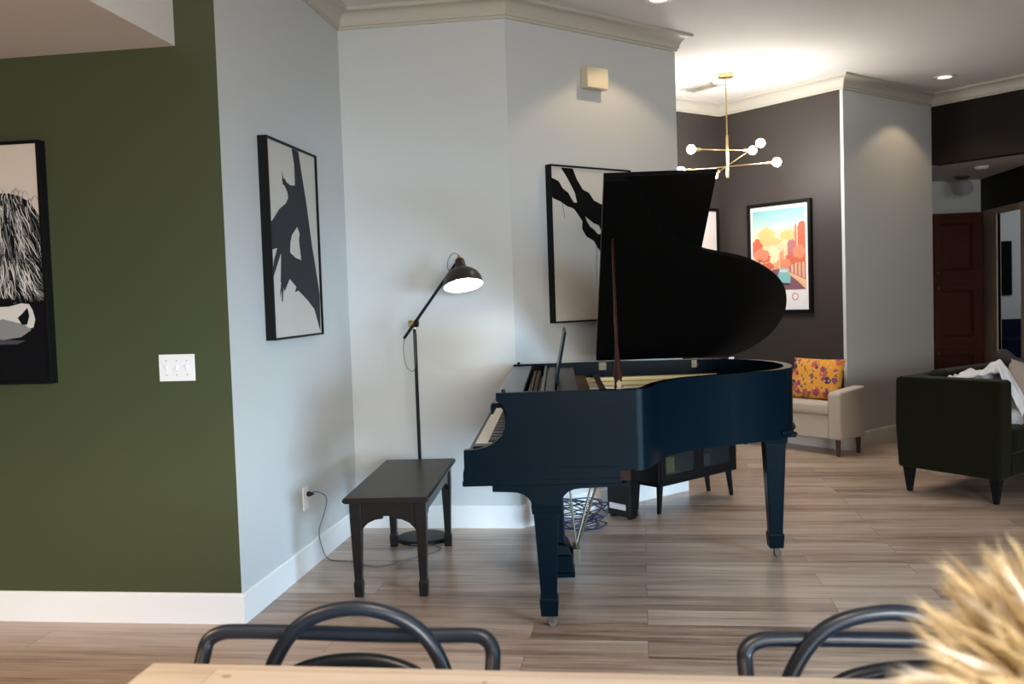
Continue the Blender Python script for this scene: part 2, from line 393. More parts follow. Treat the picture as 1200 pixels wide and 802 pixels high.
# fallboard: an upright board with a rolled top lip behind the keys
bm = BM(); prism(bm, [(.046, .74), (.058, .74), (.040, .90), (.022, .925), (-.020, .925), (-.024, .915), (-.024, .880), (-.016, .880), (-.014, .905), (.018, .905), (.028, .89)], .044, W - .044, UZ)
obj('fallboard', bm, m_piano, piano)
# keys
kw = (W - .23) / 52
km = None
for i in range(52):
    v0 = .115 + i * kw
    if km is None:
        bm = B(-.102, .045, 0.0006, kw - 0.0006, .70, .748); km = obj('white_key', bm, m_ivory, piano, bevel=0.0015); km.location = (0, v0, 0)
    else:
        c = km.copy(); COL.objects.link(c); c.parent = piano; c.location = (0, v0, 0)
bk = None
for i in range(51):
    # treble end is the near side, so the octave runs backwards from C8
    note = (-i) % 7       # 0 = C, 6 = B ...
    idx = (7 - (i % 7)) % 7
    # black key sits between white i (higher) and i+1 (lower): skip E-F and B-C gaps
    hi = idx
    if hi in (0, 3): continue
    v0 = .115 + (i + 1) * kw - .0065
    if bk is None:
        bm = BM(); prism(bm, [(-.052, .745), (.045, .745), (.045, .760), (-.044, .760)], 0, .013, UZ); bk = obj('black_key', bm, m_ebony, piano, bevel=0.001); bk.location = (0, v0, 0)
    else:
        c = bk.copy(); COL.objects.link(c); c.parent = piano; c.location = (0, v0, 0)
# inside
obj('front_board', B(.0, .105, .042, W - .042, .945, .962), m_pgrey, piano, bevel=0.003)
obj('pin_block', B(.105, .40, .042, W - .042, .86, .90), mat('pin_block_wood', (0.10, 0.05, 0.025), 0.6, noise=0.3), piano)
bm = BM()
for i in range(70):
    for k in range(2):
        x = .122 + .022 * k + .008 * (i % 2); y = .10 + i * (W - .2) / 69
        lathe(bm, [(.0035, .90), (.0035, .938), (.0, .939)], 6, T(x, y, 0))
o = obj('tuning_pins', bm, m_obrass, piano); o['kind'] = 'stuff'
bm = BM(); box(bm, .178, .192, .06, W - .06, .93, .962); box(bm, .20, .236, .06, W - .06, .93, .955); box(bm, .192, .200, .06, W - .06, .93, .945)
obj('desk_rail', bm, m_pgrey, piano, bevel=0.002)
obj('desk_shelf', B(.246, .335, .06, W - .06, .935, .950), m_pgrey, piano, bevel=0.003)
bm = BM(); prism(bm, [(.236, .955), (.248, .955), (.294, 1.185), (.284, 1.19)], .45, 1.12, UZ); obj('music_desk', bm, m_piano, piano, bevel=0.002)
# soundboard
sb = [(.335, .042)] + [(p.x, p.y) for p in inner] + [(.335, W - .042)]
sb = [p for p in sb if p[0] >= .335]
bm = BM(); prism(bm, sb, .79, .80); obj('soundboard', bm, m_sound, piano)
# cast plate: rim band and struts
inner2 = inset2(outer, 0.13)
bm = wallstrip(inset2(outer, 0.045), inner2, 0.865, 0.885); obj('plate_rim', bm, m_cream, piano, smooth='auto')
bm = BM()
box(bm, .335, .42, .06, .50, .86, .905); box(bm, .335, .40, .50, W - .06, .85, .885)
obj('plate_bridge', bm, m_cream, piano, bevel=0.006)
for (u0, v0, u1, v1, w_, m_) in ((.40, .38, .72, .42, .010, m_gold), (.42, .66, 1.26, 1.06, .030, m_cream), (.40, 1.16, 1.28, 1.24, .010, m_gold), (.40, 1.42, 1.12, 1.46, .012, m_gold)):
    L = hypot(u1 - u0, v1 - v0); a = atan2(v1 - v0, u1 - u0)
    bm = BM(); box(bm, 0, L, -w_, w_, 0, .026, T(u0, v0, .870) @ Matrix.Rotation(a, 4, 'Z')); obj('plate_strut', bm, m_, piano, bevel=0.004)
bm = BM()
for i in range(90):
    v0 = .1 + i * (W - .2) / 89
    umax = 0.4
    for p in inner2:
        pass
    cand = [p.x for p in inner2 if abs(p.y - v0) < 0.04]
    um = max(cand) if cand else 1.0
    if v0 > 1.3: um = min(um, 1.15)
    if um > .45: box(bm, .40, um, v0 - .0006, v0 + .0006, .866, .8675)
o = obj('strings', bm, mat('string_steel', (0.45, 0.40, 0.32), 0.3, metal=0.9), piano); o['kind'] = 'stuff'
obj('damper_rail', B(.44, .47, .30, 1.40, .90, .915), m_maho, piano, bevel=0.004)
# lid, folded front flap and hinges
LA = radians(32.3)
lp = [(.467, 0), (.467, W), (.55, W), (.60, 1.545), (.635, 1.465), (.68, 1.335), (.735, 1.235), (.81, 1.145), (.90, 1.075)]
tail = catmull([(a, b, 0) for a, b in [(.90, 1.075), (.946, 1.040), (1.021, 1.008), (1.147, .955), (1.251, .872), (1.339, .767), (1.397, .647), (1.424, .50), (1.420, .38), (1.40, .27), (1.357, .165), (1.288, .065), (1.20, 0)]], 6)
lp = lp[:-1] + [(p.x, p.y) for p in tail]
bm = BM(); prism(bm, lp, -.020, 0.0)
lid = obj('lid', bm, m_lid, piano, loc=(0, W - .012, .978), rot=(pi - LA, 0, 0))
bm = BM(); prism(bm, [(.467, .006), (.938, .006), (.938, W), (.467, W)], -.046, -.024)
obj('lid_front_flap', bm, m_lid, lid, bevel=0.003)
for u0 in (.50, 1.015):
    bm = BM(); box(bm, u0 - .021, u0 + .021, W - .044, W - .0395, .925, .968); bar(bm, (u0 - .02, W - .042, .973), (u0 + .02, W - .042, .973), .005, 8)
    for sx in (-1, 1): lathe(bm, [(.004, 0), (.003, .002), (0, .003)], 8, T(u0 + sx * .011, W - .044, .945) @ Matrix.Rotation(pi / 2, 4, 'X'))
    obj('lid_hinge', bm, m_obrass, piano, bevel=0.001)
obj('rubber_bumper', B(1.195, 1.225, W - .075, W - .045, .97, .979), m_plastic, piano, bevel=0.002)
for v0 in (.02, W - .02): 
    bm = BM(); lathe(bm, [(.008, .97), (.008, .980), (.004, .983), (0, .983)], 10, T(.03, v0, 0)); obj('lid_stop', bm, m_black, piano)
# prop stick
p0 = Vector((.492, .058, .935)); wv = 1.18; p1 = Vector((.516, W - .012 - wv * cos(LA), .978 + wv * sin(LA) - .008))
Lp = (p1 - p0).length
bm = BM()
lathe(bm, [(.018, 0), (.018, .03), (.014, .07), (.020, .11), (.013, .15), (.010, .19), (.0065, .26), (.0058, Lp)], 12, align(p0, p1))
prop = obj('lid_prop', bm, m_maho, piano, smooth='auto', label='turned mahogany lid prop')
bm = BM(); prism(bm, [(-.019, .0), (.019, .0), (.019, .016), (.008, .028), (.011, .046), (.0, .058), (-.011, .046), (-.008, .028), (-.019, .016)], .034, .037, lambda a, b, h: (a + .494, h, b + .948))
for sx in (-1, 1): lathe(bm, [(.003, 0), (0, .002)], 8, T(.494 + sx * .012, .034, .956) @ Matrix.Rotation(pi / 2, 4, 'X'))
obj('prop_plate', bm, mat('aged_brass_plate', (0.20, 0.15, 0.085), 0.6, metal=0.4), prop, label='ornate brass foot plate')
# legs
def piano_leg(u, v, zt, s=1.0):
    bm = BM()
    frustum(bm, u, v, .125, .032 * s, .032 * s, zt, .051 * s, .051 * s)
    frustum(bm, u, v, .118, .038 * s, .038 * s, .128, .036 * s, .036 * s)
    frustum(bm, u, v, .052, .034 * s, .034 * s, .118, .039 * s, .039 * s)
    frustum(bm, u, v, zt - .008, .056 * s, .056 * s, zt + .03, .060 * s, .060 * s)
    l = obj('leg', bm, m_piano, piano, bevel=0.003)
    bm = BM()
    bar(bm, (u, v, .030), (u, v, .055), .009)
    lathe(bm, [(.019, -.009), (.021, -.004), (.021, .004), (.019, .009)], 16, T(u + .010, v, .021) @ Matrix.Rotation(pi / 2, 4, 'X') @ Matrix.Rotation(.4, 4, 'Y'))
    for sv in (-.012, .012): box(bm, u - .008, u + .016, v + sv - .002, v + sv + .002, .018, .05)
    obj('caster', bm, mat('caster_brass', (0.07, 0.05, 0.03), 0.5, metal=0.2, spec=0.3), l, smooth='auto', label='brass caster')
    return l
for v0, v1 in ((.0, .13), (W - .13, W)):
    br = [(-.026, .5955), (-.026, .572), (.05, .569)]
    for k in range(6):
        a = k / 5 * pi / 2; br.append((.05 + .08 * sin(a), .512 + .057 * cos(a)))
    br += [(.130, .499), (.244, .499), (.244, .512)]
    for k in range(6):
        a = k / 5 * pi / 2; br.append((.324 - .078 * cos(a), .512 + .066 * sin(a)))
    br += [(.512, .584), (.512, .5955)]
    bm = BM(); prism(bm, br, v0 + .001, v1, UZ); obj('leg_bracket', bm, m_piano, piano, bevel=0.002)
piano_leg(.187, .056, .485); piano_leg(.187, W - .056, .485)
tl = piano_leg(1.315, .995, .592)
bm = BM(); prism(bm, [(1.13, .645), (1.16, .628), (1.20, .622), (1.40, .622), (1.408, .645)], .88, 1.12, UZ); obj('tail_leg_block', bm, m_piano, piano, bevel=0.004)
# pedal lyre
bm = BM()
box(bm, .195, .285, .58, .82, .555, .598); box(bm, .200, .280, .60, .80, .535, .556)
for v0 in (.645, .755): 
    frustum(bm, .240, v0, .19, .020, .012, .54, .016, .012)
box(bm, .185, .295, .60, .80, .055, .135)
frustum(bm, .240, .70, .135, .052, .09, .185, .030, .08); frustum(bm, .24, .70, .035, .062, .108, .056, .062, .108)
lyre = obj('pedal_lyre', bm, m_piano, piano, bevel=0.006)
for v0 in (.65, .70, .75):
    bm = BM(); tube(bm, [(.20, v0, .075), (.175, v0, .075), (.150, v0, .066), (.133, v0, .060)], [.006, .008, .013, .010], 8); obj('pedal', bm, m_brass, lyre, smooth=True)
    bm = BM(); bar(bm, (.318, v0, .10), (.275, v0, .595), .004, 8); obj('pedal_rod', bm, m_obrass, lyre)
for v0, v1 in ((.66, .52), (.74, .88)):
    bm = BM(); bar(bm, (.305, v0, .13), (.47, v1, .66), .006, 8); obj('lyre_brace', bm, m_obrass, lyre)
bm = BM(); box(bm, .295, .328, .63, .77, .085, .16); obj('rod_linkage', bm, m_obrass, lyre, bevel=0.003)

# ------------------------------------------------------------------ piano bench
bench = thing('piano_bench', 'black rectangular wooden piano bench standing at the keyboard', 'bench', (-1.19, 4.535, 0), radians(4.2))
bm = BM(); prism(bm, [(-.197, .452), (-.185, .444), (.185, .444), (.197, .452), (.197, .460), (.190, .470), (-.190, .470), (-.197, .460)], -.50, .50, UZ)
obj('seat', bm, m_bench, bench, bevel=0.003)
def apron(L):
    h = L / 2; P = [(-h, .444), (-h, .30)]
    if True:
        P += [(-h + .012, .318), (-h + .035, .342), (-h + .07, .358), (-h + .105, .362), (-h + .105, .374), (h - .105, .374), (h - .105, .362), (h - .07, .358), (h - .035, .342), (h - .012, .318)]
    P += [(h, .30), (h, .444)]
    return P
for y0 in (-.446, .426):
    bm = BM(); prism(bm, apron(.26), y0, y0 + .02, UZ); obj('apron', bm, m_bench, bench, bevel=0.002)
for x0 in (-.166, .146):
    bm = BM(); prism(bm, apron(.83), x0, x0 + .02, lambda a, b, h: (h, a, b)); obj('apron', bm, m_bench, bench, bevel=0.002)
for sx in (-1, 1):
    for sy in (-1, 1):
        cx, cy = sx * .150, sy * .428
        bm = BM(); frustum(bm, cx, cy, .075, .0165, .0165, .36, .026, .026); box(bm, cx - .026, cx + .026, cy - .026, cy + .026, .36, .444)
        frustum(bm, cx, cy, .062, .0215, .0215, .078, .0170, .0170); frustum(bm, cx, cy, 0, .0185, .0185, .062, .0215, .0215)
        obj('leg', bm, m_bench, bench, bevel=0.002)

# ------------------------------------------------------------------ floor lamp
lamp = thing('floor_lamp', 'black and brass reading floor lamp, lit, behind the piano bench', 'lamp', (-1.245, 5.10, 0))
bm = BM(); lathe(bm, [(.0, 0), (.142, 0), (.145, .004), (.145, .016), (.138, .022), (.03, .025), (.022, .034), (.0, .034)], 48); obj('base', bm, m_black, lamp, smooth='auto')
bm = BM(); lathe(bm, [(.018, .034), (.018, .05), (.009, .058)], 16); obj('base_collar', bm, m_brass, lamp, smooth='auto')
bm = BM(); bar(bm, (0, 0, .04), (-.002, 0, 1.19), .0095, 14); obj('pole', bm, m_black, lamp, smooth='auto')
bm = BM(); lathe(bm, [(.008, 1.165), (.008, 1.20), (.012, 1.205)], 14); lathe(bm, [(.019, -.024), (.021, -.02), (.021, -.006), (.015, -.004), (.015, .004), (.019, .006)], 20, T(-.008, -.004, 1.222) @ Matrix.Rotation(pi / 2, 4, 'Y'))
obj('joint', bm, m_brass, lamp, smooth='auto')
bm = BM(); lathe(bm, [(.021, 0), (.021, .018), (.012, .021)], 20, T(.002, -.004, 1.222) @ Matrix.Rotation(pi / 2, 4, 'Y')); obj('joint_knob', bm, m_black, lamp, smooth='auto')
a0, a1 = Vector((-.062, -.012, 1.140)), Vector((.268, -.012, 1.572))
bm = BM(); bar(bm, a0, a1, .0085, 12); obj('arm', bm, m_black, lamp, smooth='auto')
# shade
ax = Vector((.17, -.30, -.94)).normalized()        # pointing out of the opening
top = Vector((.266, .0, 1.572))
Ms = T(*top) @ ax.to_track_quat('Z', 'Y').to_matrix().to_4x4() @ Matrix.Scale(.93, 4)
prof = [(.020, .0), (.026, .006), (.030, .020), (.032, .045), (.040, .060), (.072, .078), (.098, .100), (.112, .128), (.118, .160), (.120, .172)]
bm = BM(); lathe(bm, prof, 40, Ms, cap=False); sh = obj('shade', bm, m_lampb, lamp, smooth=True)
bm = BM(); lathe(bm, [(max(r - .003, .001), z + .002) for r, z in prof[1:-1]] + [(.1185, .1722), (.120, .172)], 40, Ms, cap=False); obj('shade_lining', bm, m_lampin, sh, smooth=True, label='white inside of the shade')
bm = BM(); lathe(bm, [(0, -.022), (.010, -.020), (.012, -.008), (.018, -.004), (.020, .004), (.020, .010)], 20, Ms); obj('shade_cap', bm, m_brass, sh, smooth='auto', label='brass cap')
bm = BM(); lathe(bm, [(0, .155), (.03, .148), (.046, .125), (.045, .10), (.03, .075), (.015, .06), (.014, .02)], 24, Ms); obj('bulb', bm, m_lbulb, sh, smooth=True)
bm = BM(); cp = catmull([(.262, .004, 1.590), (.235, .006, 1.605), (.205, .006, 1.575), (.198, .0, 1.53), (.215, -.012, 1.50)], 6); tube(bm, cp, .0022, 6); obj('cord', bm, m_cordg, lamp, smooth=True)
bm = BM(); cp = catmull([(-.060, -.012, 1.142), (-.068, -.010, 1.07), (-.055, -.010, .985), (-.02, -.01, .955), (-.004, -.012, .985), (-.001, -.012, 1.08), (.0, -.012, 1.17)], 6); tube(bm, cp, .0022, 6); obj('cord', bm, m_cordg, lamp, smooth=True)
# mains cord along the floor to the outlet
cp = catmull([(-1.688, 4.535, .385), (-1.655, 4.56, .388), (-1.632, 4.62, .345), (-1.645, 4.62, .27), (-1.672, 4.60, .17), (-1.668, 4.64, .06), (-1.655, 4.68, .006), (-1.60, 4.655, .004), (-1.50, 4.635, .004), (-1.41, 4.57, .004), (-1.33, 4.56, .004), (-1.24, 4.66, .004), (-1.15, 4.78, .004), (-1.10, 4.89, .004), (-1.15, 4.955, .006), (-1.28, 4.952, .010)], 8)
bm = BM(); tube(bm, cp, .0028, 6)
cord = tag(obj('power_cord', bm, m_cordg, smooth=True), 'thin grey cord running from the wall outlet across the floor', 'cord')
bm = BM(); lathe(bm, [(.011, 0), (.013, .004), (.012, .018), (.006, .030), (.004, .036)], 14, T(-1.699, 4.525, .385) @ Matrix.Rotation(pi / 2, 4, 'Y')); obj('plug', bm, m_black, cord, smooth='auto')

# outlet
ol = thing('wall_outlet', 'white electrical outlet low on the white left wall', 'outlet', (-1.707, 4.515, .365))
bm = BM(); box(bm, 0, .006, -.036, .036, -.058, .058); obj('cover_plate', bm, m_plastic, ol, bevel=0.002)
for z0 in (-.020, .020):
    bm = BM(); lathe(bm, [(.0165, 0), (.0165, .002), (.015, .003)], 16, T(.006, 0, z0) @ Matrix.Rotation(pi / 2, 4, 'Y')); obj('socket', bm, m_plastic, ol)

# light switch plate
sw = thing('light_switch', 'white three-gang light switch plate on the green wall', 'switch', (-1.946, 3.724, 1.099))
obj('cover_plate', B(-.080, .080, -.006, 0, -.057, .057), m_plastic, sw, bevel=0.002)
for x0 in (-.046, 0, .046):
    bm = BM(); box(bm, x0 - .005, x0 + .005, -.009, -.006, -.012, .012); fr = obj('toggle', bm, m_plastic, sw, bevel=0.001)
    bm = BM(); box(bm, x0 - .0035, x0 + .0035, -.017, -.008, .001 if x0 else -.009, .009 if x0 else -.001); obj('toggle_lever', bm, m_plastic, fr, bevel=0.001)
    bm = BM()
    for z0 in (-.030, .030): lathe(bm, [(.003, 0), (.0025, .0012), (0, .0014)], 10, T(x0, -.006, z0) @ Matrix.Rotation(pi / 2, 4, 'X'))
    obj('screw', bm, m_grey, sw)

# ------------------------------------------------------------------ pictures
def frame_bm(wd, ht, lip, dep, inset=0.012):
    """frame in local (x across, z up), wall at y=0, front at y=-dep"""
    bm = BM()
    box(bm, -wd / 2, -wd / 2 + lip, -dep, 0, -ht / 2, ht / 2); box(bm, wd / 2 - lip, wd / 2, -dep, 0, -ht / 2, ht / 2)
    box(bm, -wd / 2 + lip, wd / 2 - lip, -dep, 0, ht / 2 - lip, ht / 2); box(bm, -wd / 2 + lip, wd / 2 - lip, -dep, 0, -ht / 2, -ht / 2 + lip)
    return bm
def flat(bm, pts, y, fn=lambda a, b: (a, b), th=0.0008, mi=0):
    prism(bm, [fn(*p) for p in pts], y, y - th, UZ, mi)

# left wall picture (turned so that its face looks along +X): local x runs along world +Y
art1 = thing('framed_picture', 'black-framed abstract print with a charcoal silhouette on the left white wall', 'picture', (-1.707, 4.443, 1.657), pi / 2)
obj('frame', frame_bm(.668, .940, .010, .047), m_frame, art1, bevel=0.001)
obj('canvas', B(-.324, .324, -.036, -.002, -.460, .460), m_canvas, art1)
LM = [[4.445, 2.115], [4.535, 2.115], [4.57, 2.006], [4.618, 1.868], [4.678, 1.644], [4.703, 1.577], [4.761, 1.399], [4.752, 1.235], [4.748, 1.207], [4.671, 1.322], [4.656, 1.33], [4.587, 1.365], [4.456, 1.418], [4.404, 1.41], [4.428, 1.436], [4.343, 1.475], [4.288, 1.428], [4.268, 1.414], [4.253, 1.449], [4.226, 1.456], [4.248, 1.597], [4.13, 1.468], [4.125, 1.475], [4.157, 1.558], [4.204, 1.617], [4.122, 1.604], [4.122, 1.722], [4.189, 1.762], [4.248, 1.802], [4.338, 1.838], [4.37, 1.866], [4.364, 1.894], [4.329, 1.922], [4.301, 1.926], [4.329, 1.958], [4.36, 1.94], [4.408, 1.931], [4.469, 1.938], [4.471, 2.037]]
LH = [[4.47, 1.733], [4.501, 1.702], [4.487, 1.672], [4.493, 1.635], [4.506, 1.571], [4.435, 1.579], [4.362, 1.602], [4.374, 1.656], [4.398, 1.69], [4.441, 1.715]]
LB = [[4.231, 1.452], [4.263, 1.453], [4.243, 1.365], [4.23, 1.368], [4.236, 1.421], [4.208, 1.386]]
f1 = lambda a, b: (a - 4.443, b - 1.657)
bm = BM(); flat(bm, LM, -.0362, f1); flat(bm, LB, -.0362, f1); flat(bm, [(4.30, 1.99), (4.315, 1.965), (4.325, 1.935), (4.300, 1.940), (4.306, 1.960)], -.0362, f1); obj('print_shape', bm, m_ink, art1)
bm = BM(); flat(bm, LH, -.0372, f1); obj('print_gap', bm, m_canvas, art1)

dgA = radians(45.55)
dd = Vector((cos(dgA), sin(dgA))); A0 = Vector((-.72, 5.37))
cen = A0 + dd * .603
art2 = thing('framed_picture', 'black-framed abstract print with branching black ink on the wall behind the piano', 'picture', (cen.x, cen.y, 1.657), dgA)
obj('frame', frame_bm(.668, .940, .010, .047), m_frame, art2, bevel=0.001)
obj('canvas', B(-.324, .324, -.036, -.002, -.460, .460), m_canvas, art2)
DA = [[0.36, 2.112], [0.455, 2.112], [0.488, 2.046], [0.533, 1.989], [0.583, 1.972], [0.621, 1.927], [0.69, 1.903], [0.743, 1.857], [0.80, 1.80], [0.86, 1.70], [0.84, 1.64], [0.767, 1.750], [0.683, 1.728], [0.657, 1.775], [0.615, 1.787], [0.576, 1.81], [0.545, 1.828], [0.558, 1.799], [0.584, 1.766], [0.619, 1.747], [0.646, 1.721], [0.701, 1.724], [0.738, 1.709], [0.70, 1.688], [0.672, 1.681], [0.70, 1.58], [0.678, 1.6], [0.651, 1.627], [0.611, 1.68], [0.551, 1.706], [0.517, 1.752], [0.522, 1.798], [0.488, 1.837], [0.454, 1.872], [0.402, 1.884], [0.352, 1.91], [0.293, 1.928], [0.282, 1.946], [0.286, 2.049], [0.34, 2.032], [0.372, 1.989], [0.414, 1.965], [0.456, 1.908], [0.482, 1.909], [0.467, 1.967], [0.426, 2.03], [0.393, 2.074]]
f2 = lambda a, b: (a - .603, b - 1.657)
bm = BM(); flat(bm, DA, -.0362, f2)
for dr in ([[0.363, 1.904], [0.366, 1.904], [0.381, 1.814], [0.379, 1.814]], [[0.634, 1.654], [0.638, 1.654], [0.624, 1.399], [0.622, 1.399]]): flat(bm, dr, -.0362, f2)
obj('print_shape', bm, m_inkb, art2)

# shaggy cattle picture on the green wall
bx, bw, bh = -2.885, .78, 1.035
art3 = thing('framed_picture', 'black-framed black-and-white portrait of a shaggy long-haired cow on the green wall', 'picture', (bx, 3.724, 1.564))
obj('frame', frame_bm(bw, bh, .014, .048), m_frame, art3, bevel=0.001)
obj('canvas', B(-bw / 2 + .014, bw / 2 - .014, -.040, -.002, -bh / 2 + .014, bh / 2 - .014), mat('warm_print_sky', (0.62, 0.52, 0.43), 0.7), art3)
m_h = [mat('print_black', (0.004, 0.004, 0.005), 0.7, spec=0.1), mat('print_dark_grey', (0.05, 0.05, 0.055), 0.6), mat('print_grey', (0.22, 0.21, 0.20), 0.6), mat('print_light', (0.60, 0.56, 0.50), 0.6)]
bm = BM()
xl, xr, zb = -bw / 2 + .014, bw / 2 - .014, -bh / 2 + .014
xc = -.02                                          # muzzle centre is left of the frame's visible strip
flat(bm, [(xl, zb), (xr, zb), (xr, .17), (xr - .02, .225), (xr - .05, .262), (xr - .09, .285), (xr - .14, .300), (.15, .302), (0, .30), (-.2, .31), (xl, .27)], -.0402, mi=0)
rr = random.Random(3)
def ribbon(P, wd_, y, mi):
    P = [(min(max(a, xl + wd_), xr - wd_), b) for a, b in P]
    n = len(P); rows = []
    for i, (a, b) in enumerate(P):
        t = i / (n - 1); q = wd_ * (sin(pi * min(1, t * 1.2 + .12)) * .8 + .2) if t < .95 else wd_ * .15
        rows.append((bm.verts.new((a - q, y, b)), bm.verts.new((a + q, y, b))))
    for (a, b), (c, d) in zip(rows, rows[1:]):
        f = bm.faces.new((a, b, d, c)); f.material_index = mi
for k in range(2400):                              # wavy hair locks over the face
    x0 = rr.uniform(xl + .004, xr - .006); z0 = rr.uniform(-.13, .30)
    z0 = min(z0, .30 - max(0, x0 - xr + .09) * 1.2)
    ln = rr.uniform(.07, .17); lean = .10 * (x0 - .17) / .2 * rr.uniform(.2, 1.2) + rr.uniform(-.012, .012)
    am, ph, fq = rr.uniform(.002, .007), rr.uniform(0, 6), rr.uniform(4, 9)
    low = -.175 + .10 * abs(x0 - .17)
    ln = min(ln, z0 - low)
    if ln < .02: continue
    P = [(x0 + lean * (q / 7) + am * sin(ph + fq * q / 7), z0 - ln * q / 7) for q in range(8)]
    lo = max(0.0, min(1.0, (.12 - z0) / .22))
    wts = [2.6 - 1.6 * lo, 2.2, 2.6, 2.6 + 4.4 * lo]
    if x0 > xr - .05: wts = [4, 4, 2, .6]
    mi = rr.choices([0, 1, 2, 3], wts)[0]
    ribbon(P, rr.uniform(.0012, .0030), -.0404 - .0011 * rr.random(), mi)
for k in range(70):                                # curled tufts arching over the brow
    x0 = xl + (xr - xl - .02) * (k + rr.random()) / 70; z0 = .270 - max(0, x0 - .25) ** 1.0 * .45
    w1, h1, t1 = rr.uniform(.010, .022), rr.uniform(.030, .058), rr.uniform(.05, .11)
    pts = [(x0 + w1 * (1 - cos(pi * q / 8)), z0 + h1 * sin(pi * q / 8)) for q in range(7)]
    pts += [(pts[-1][0] + w1 * .25 * q, pts[-1][1] - t1 * q / 3) for q in range(1, 4)]
    ribbon(pts, rr.uniform(.0015, .0030), -.0405 - .0012 * rr.random(), rr.choices([0, 1, 2, 3], [2, 2, 2, 4])[0])
obj('print_hair', bm, m_h, art3)
# muzzle: centre -0.155..: pale nose pad with two dark nostrils, shaded chin
bm = BM()
mc = .178
nose = [(mc - .125, -.185), (mc - .09, -.175), (mc - .03, -.183), (mc + .03, -.183), (mc + .09, -.170), (mc + .125, -.175), (mc + .140, -.20), (mc + .150, -.24), (mc + .14, -.275), (mc + .10, -.285), (mc + .06, -.262), (mc, -.268), (mc - .06, -.262), (mc - .1, -.285), (mc - .14, -.27), (mc - .145, -.22)]
flat(bm, nose, -.0418, mi=3)
flat(bm, [(mc - .10, -.262), (mc, -.235), (mc + .10, -.262), (mc + .13, -.285), (mc + .08, -.315), (mc, -.325), (mc - .08, -.315), (mc - .13, -.285)], -.0424, mi=2)
for s in (-1, 1):
    flat(bm, [(mc + s * .070, -.232), (mc + s * .095, -.212), (mc + s * .118, -.190), (mc + s * .124, -.225), (mc + s * .112, -.262), (mc + s * .088, -.262)], -.0430, mi=0)
    flat(bm, [(mc + s * .10, -.150), (mc + s * .128, -.160), (mc + s * .165, -.20), (mc + s * .178, -.245), (mc + s * .155, -.205), (mc + s * .13, -.175)], -.0430, mi=0)
flat(bm, [(mc - .07, -.165), (mc - .02, -.150), (mc + .03, -.148), (mc + .075, -.160), (mc + .03, -.176), (mc - .03, -.176)], -.0430, mi=0)
flat(bm, [(mc - .10, -.330), (mc, -.325), (mc + .10, -.330), (mc + .06, -.345), (mc - .06, -.345)], -.0424, mi=1)
obj('print_muzzle', bm, m_h, art3)

# city street poster in the alcove
pA = Vector((.775, 8.86)); pd = (Vector((1.671, 7.93)) - pA).normalized(); pa = atan2(pd.y, pd.x)
pc = pA + pd * .650
post = thing('framed_poster', 'black-framed colourful city street poster on the dark alcove wall', 'poster', (pc.x, pc.y, 1.617), pa)
obj('frame', frame_bm(.668, .965, .030, .030), m_frame, post, bevel=0.002)
obj('mat_board', B(-.306, .306, -.016, -.002, -.4545, .4545), mat('poster_white', (0.80, 0.79, 0.80), 0.5), post)
m_sky = bpy.data.materials.new('poster_sky'); m_sky.use_nodes = True
nt = m_sky.node_tree; tc = nt.nodes.new('ShaderNodeTexCoord'); sp = nt.nodes.new('ShaderNodeSeparateXYZ'); nt.links.new(tc.outputs['Object'], sp.inputs[0])
mr = nt.nodes.new('ShaderNodeMapRange'); mr.inputs[1].default_value = -.05; mr.inputs[2].default_value = .42; nt.links.new(sp.outputs[2], mr.inputs[0])
cr = nt.nodes.new('ShaderNodeValToRGB'); cr.color_ramp.elements[0].color = (.80, .52, .28, 1); cr.color_ramp.elements[1].color = (.20, .48, .50, 1)
e = cr.color_ramp.elements.new(.45); e.color = (.78, .66, .42, 1); e = cr.color_ramp.elements.new(.72); e.color = (.42, .62, .58, 1)
nt.links.new(mr.outputs[0], cr.inputs[0]); nt.links.new(cr.outputs[0], nt.nodes['Principled BSDF'].inputs['Base Color'])
PX0, PX1, PZ0, PZ1 = -.282, .272, -.280, .418
bm = BM(); flat(bm, [(PX0, PZ0), (PX1, PZ0), (PX1, PZ1), (PX0, PZ1)], -.0162); obj('print_sky', bm, m_sky, post)
pm = {k: mat('poster_' + k, c, .6) for k, c in dict(cloud=(.80, .50, .20), red=(.60, .13, .07), coral=(.72, .25, .14), rose=(.55, .16, .15), road=(.22, .09, .12), curb=(.78, .45, .25), car=(.22, .48, .50), glass=(.55, .68, .66), tyre=(.05, .04, .06), pale=(.85, .70, .45), trunk=(.30, .12, .10), letter=(.60, .22, .12), bldg=(.45, .17, .18)).items()}
def pshape(key, pts, y, nm):
    bm = BM(); pts = [(min(max(a, PX0), PX1), min(max(b, PZ0), PZ1)) for a, b in pts]
    q = [pts[0]]
    for p in pts[1:]:
        if abs(p[0] - q[-1][0]) + abs(p[1] - q[-1][1]) > 1e-4: q.append(p)
    flat(bm, q, y); return obj(nm, bm, pm[key], post)
def blob(cx, cz, rx, rz, n=26, amp=.14, seed=1, y=-.0170, key='coral', nm='print_tree'):
    g = random.Random(seed); P = []
    ph = [g.uniform(0, 6.28) for _ in range(3)]
    for i in range(n):
        a = 2 * pi * i / n; q = 1 + amp * (sin(5 * a + ph[0]) * .6 + sin(9 * a + ph[1]) * .5)
        P.append((cx + rx * q * cos(a), cz + rz * q * sin(a)))
    return pshape(key, P, y, nm)
blob(-.13, .20, .085, .07, key='cloud', nm='print_cloud', seed=2); blob(-.09, .14, .12, .04, key='cloud', nm='print_cloud', seed=4, y=-.0166)
blob(.10, .19, .09, .045, key='cloud', nm='print_cloud', seed=3)
blob(-.06, .03, .06, .08, key='pale', nm='print_cloud', seed=6)
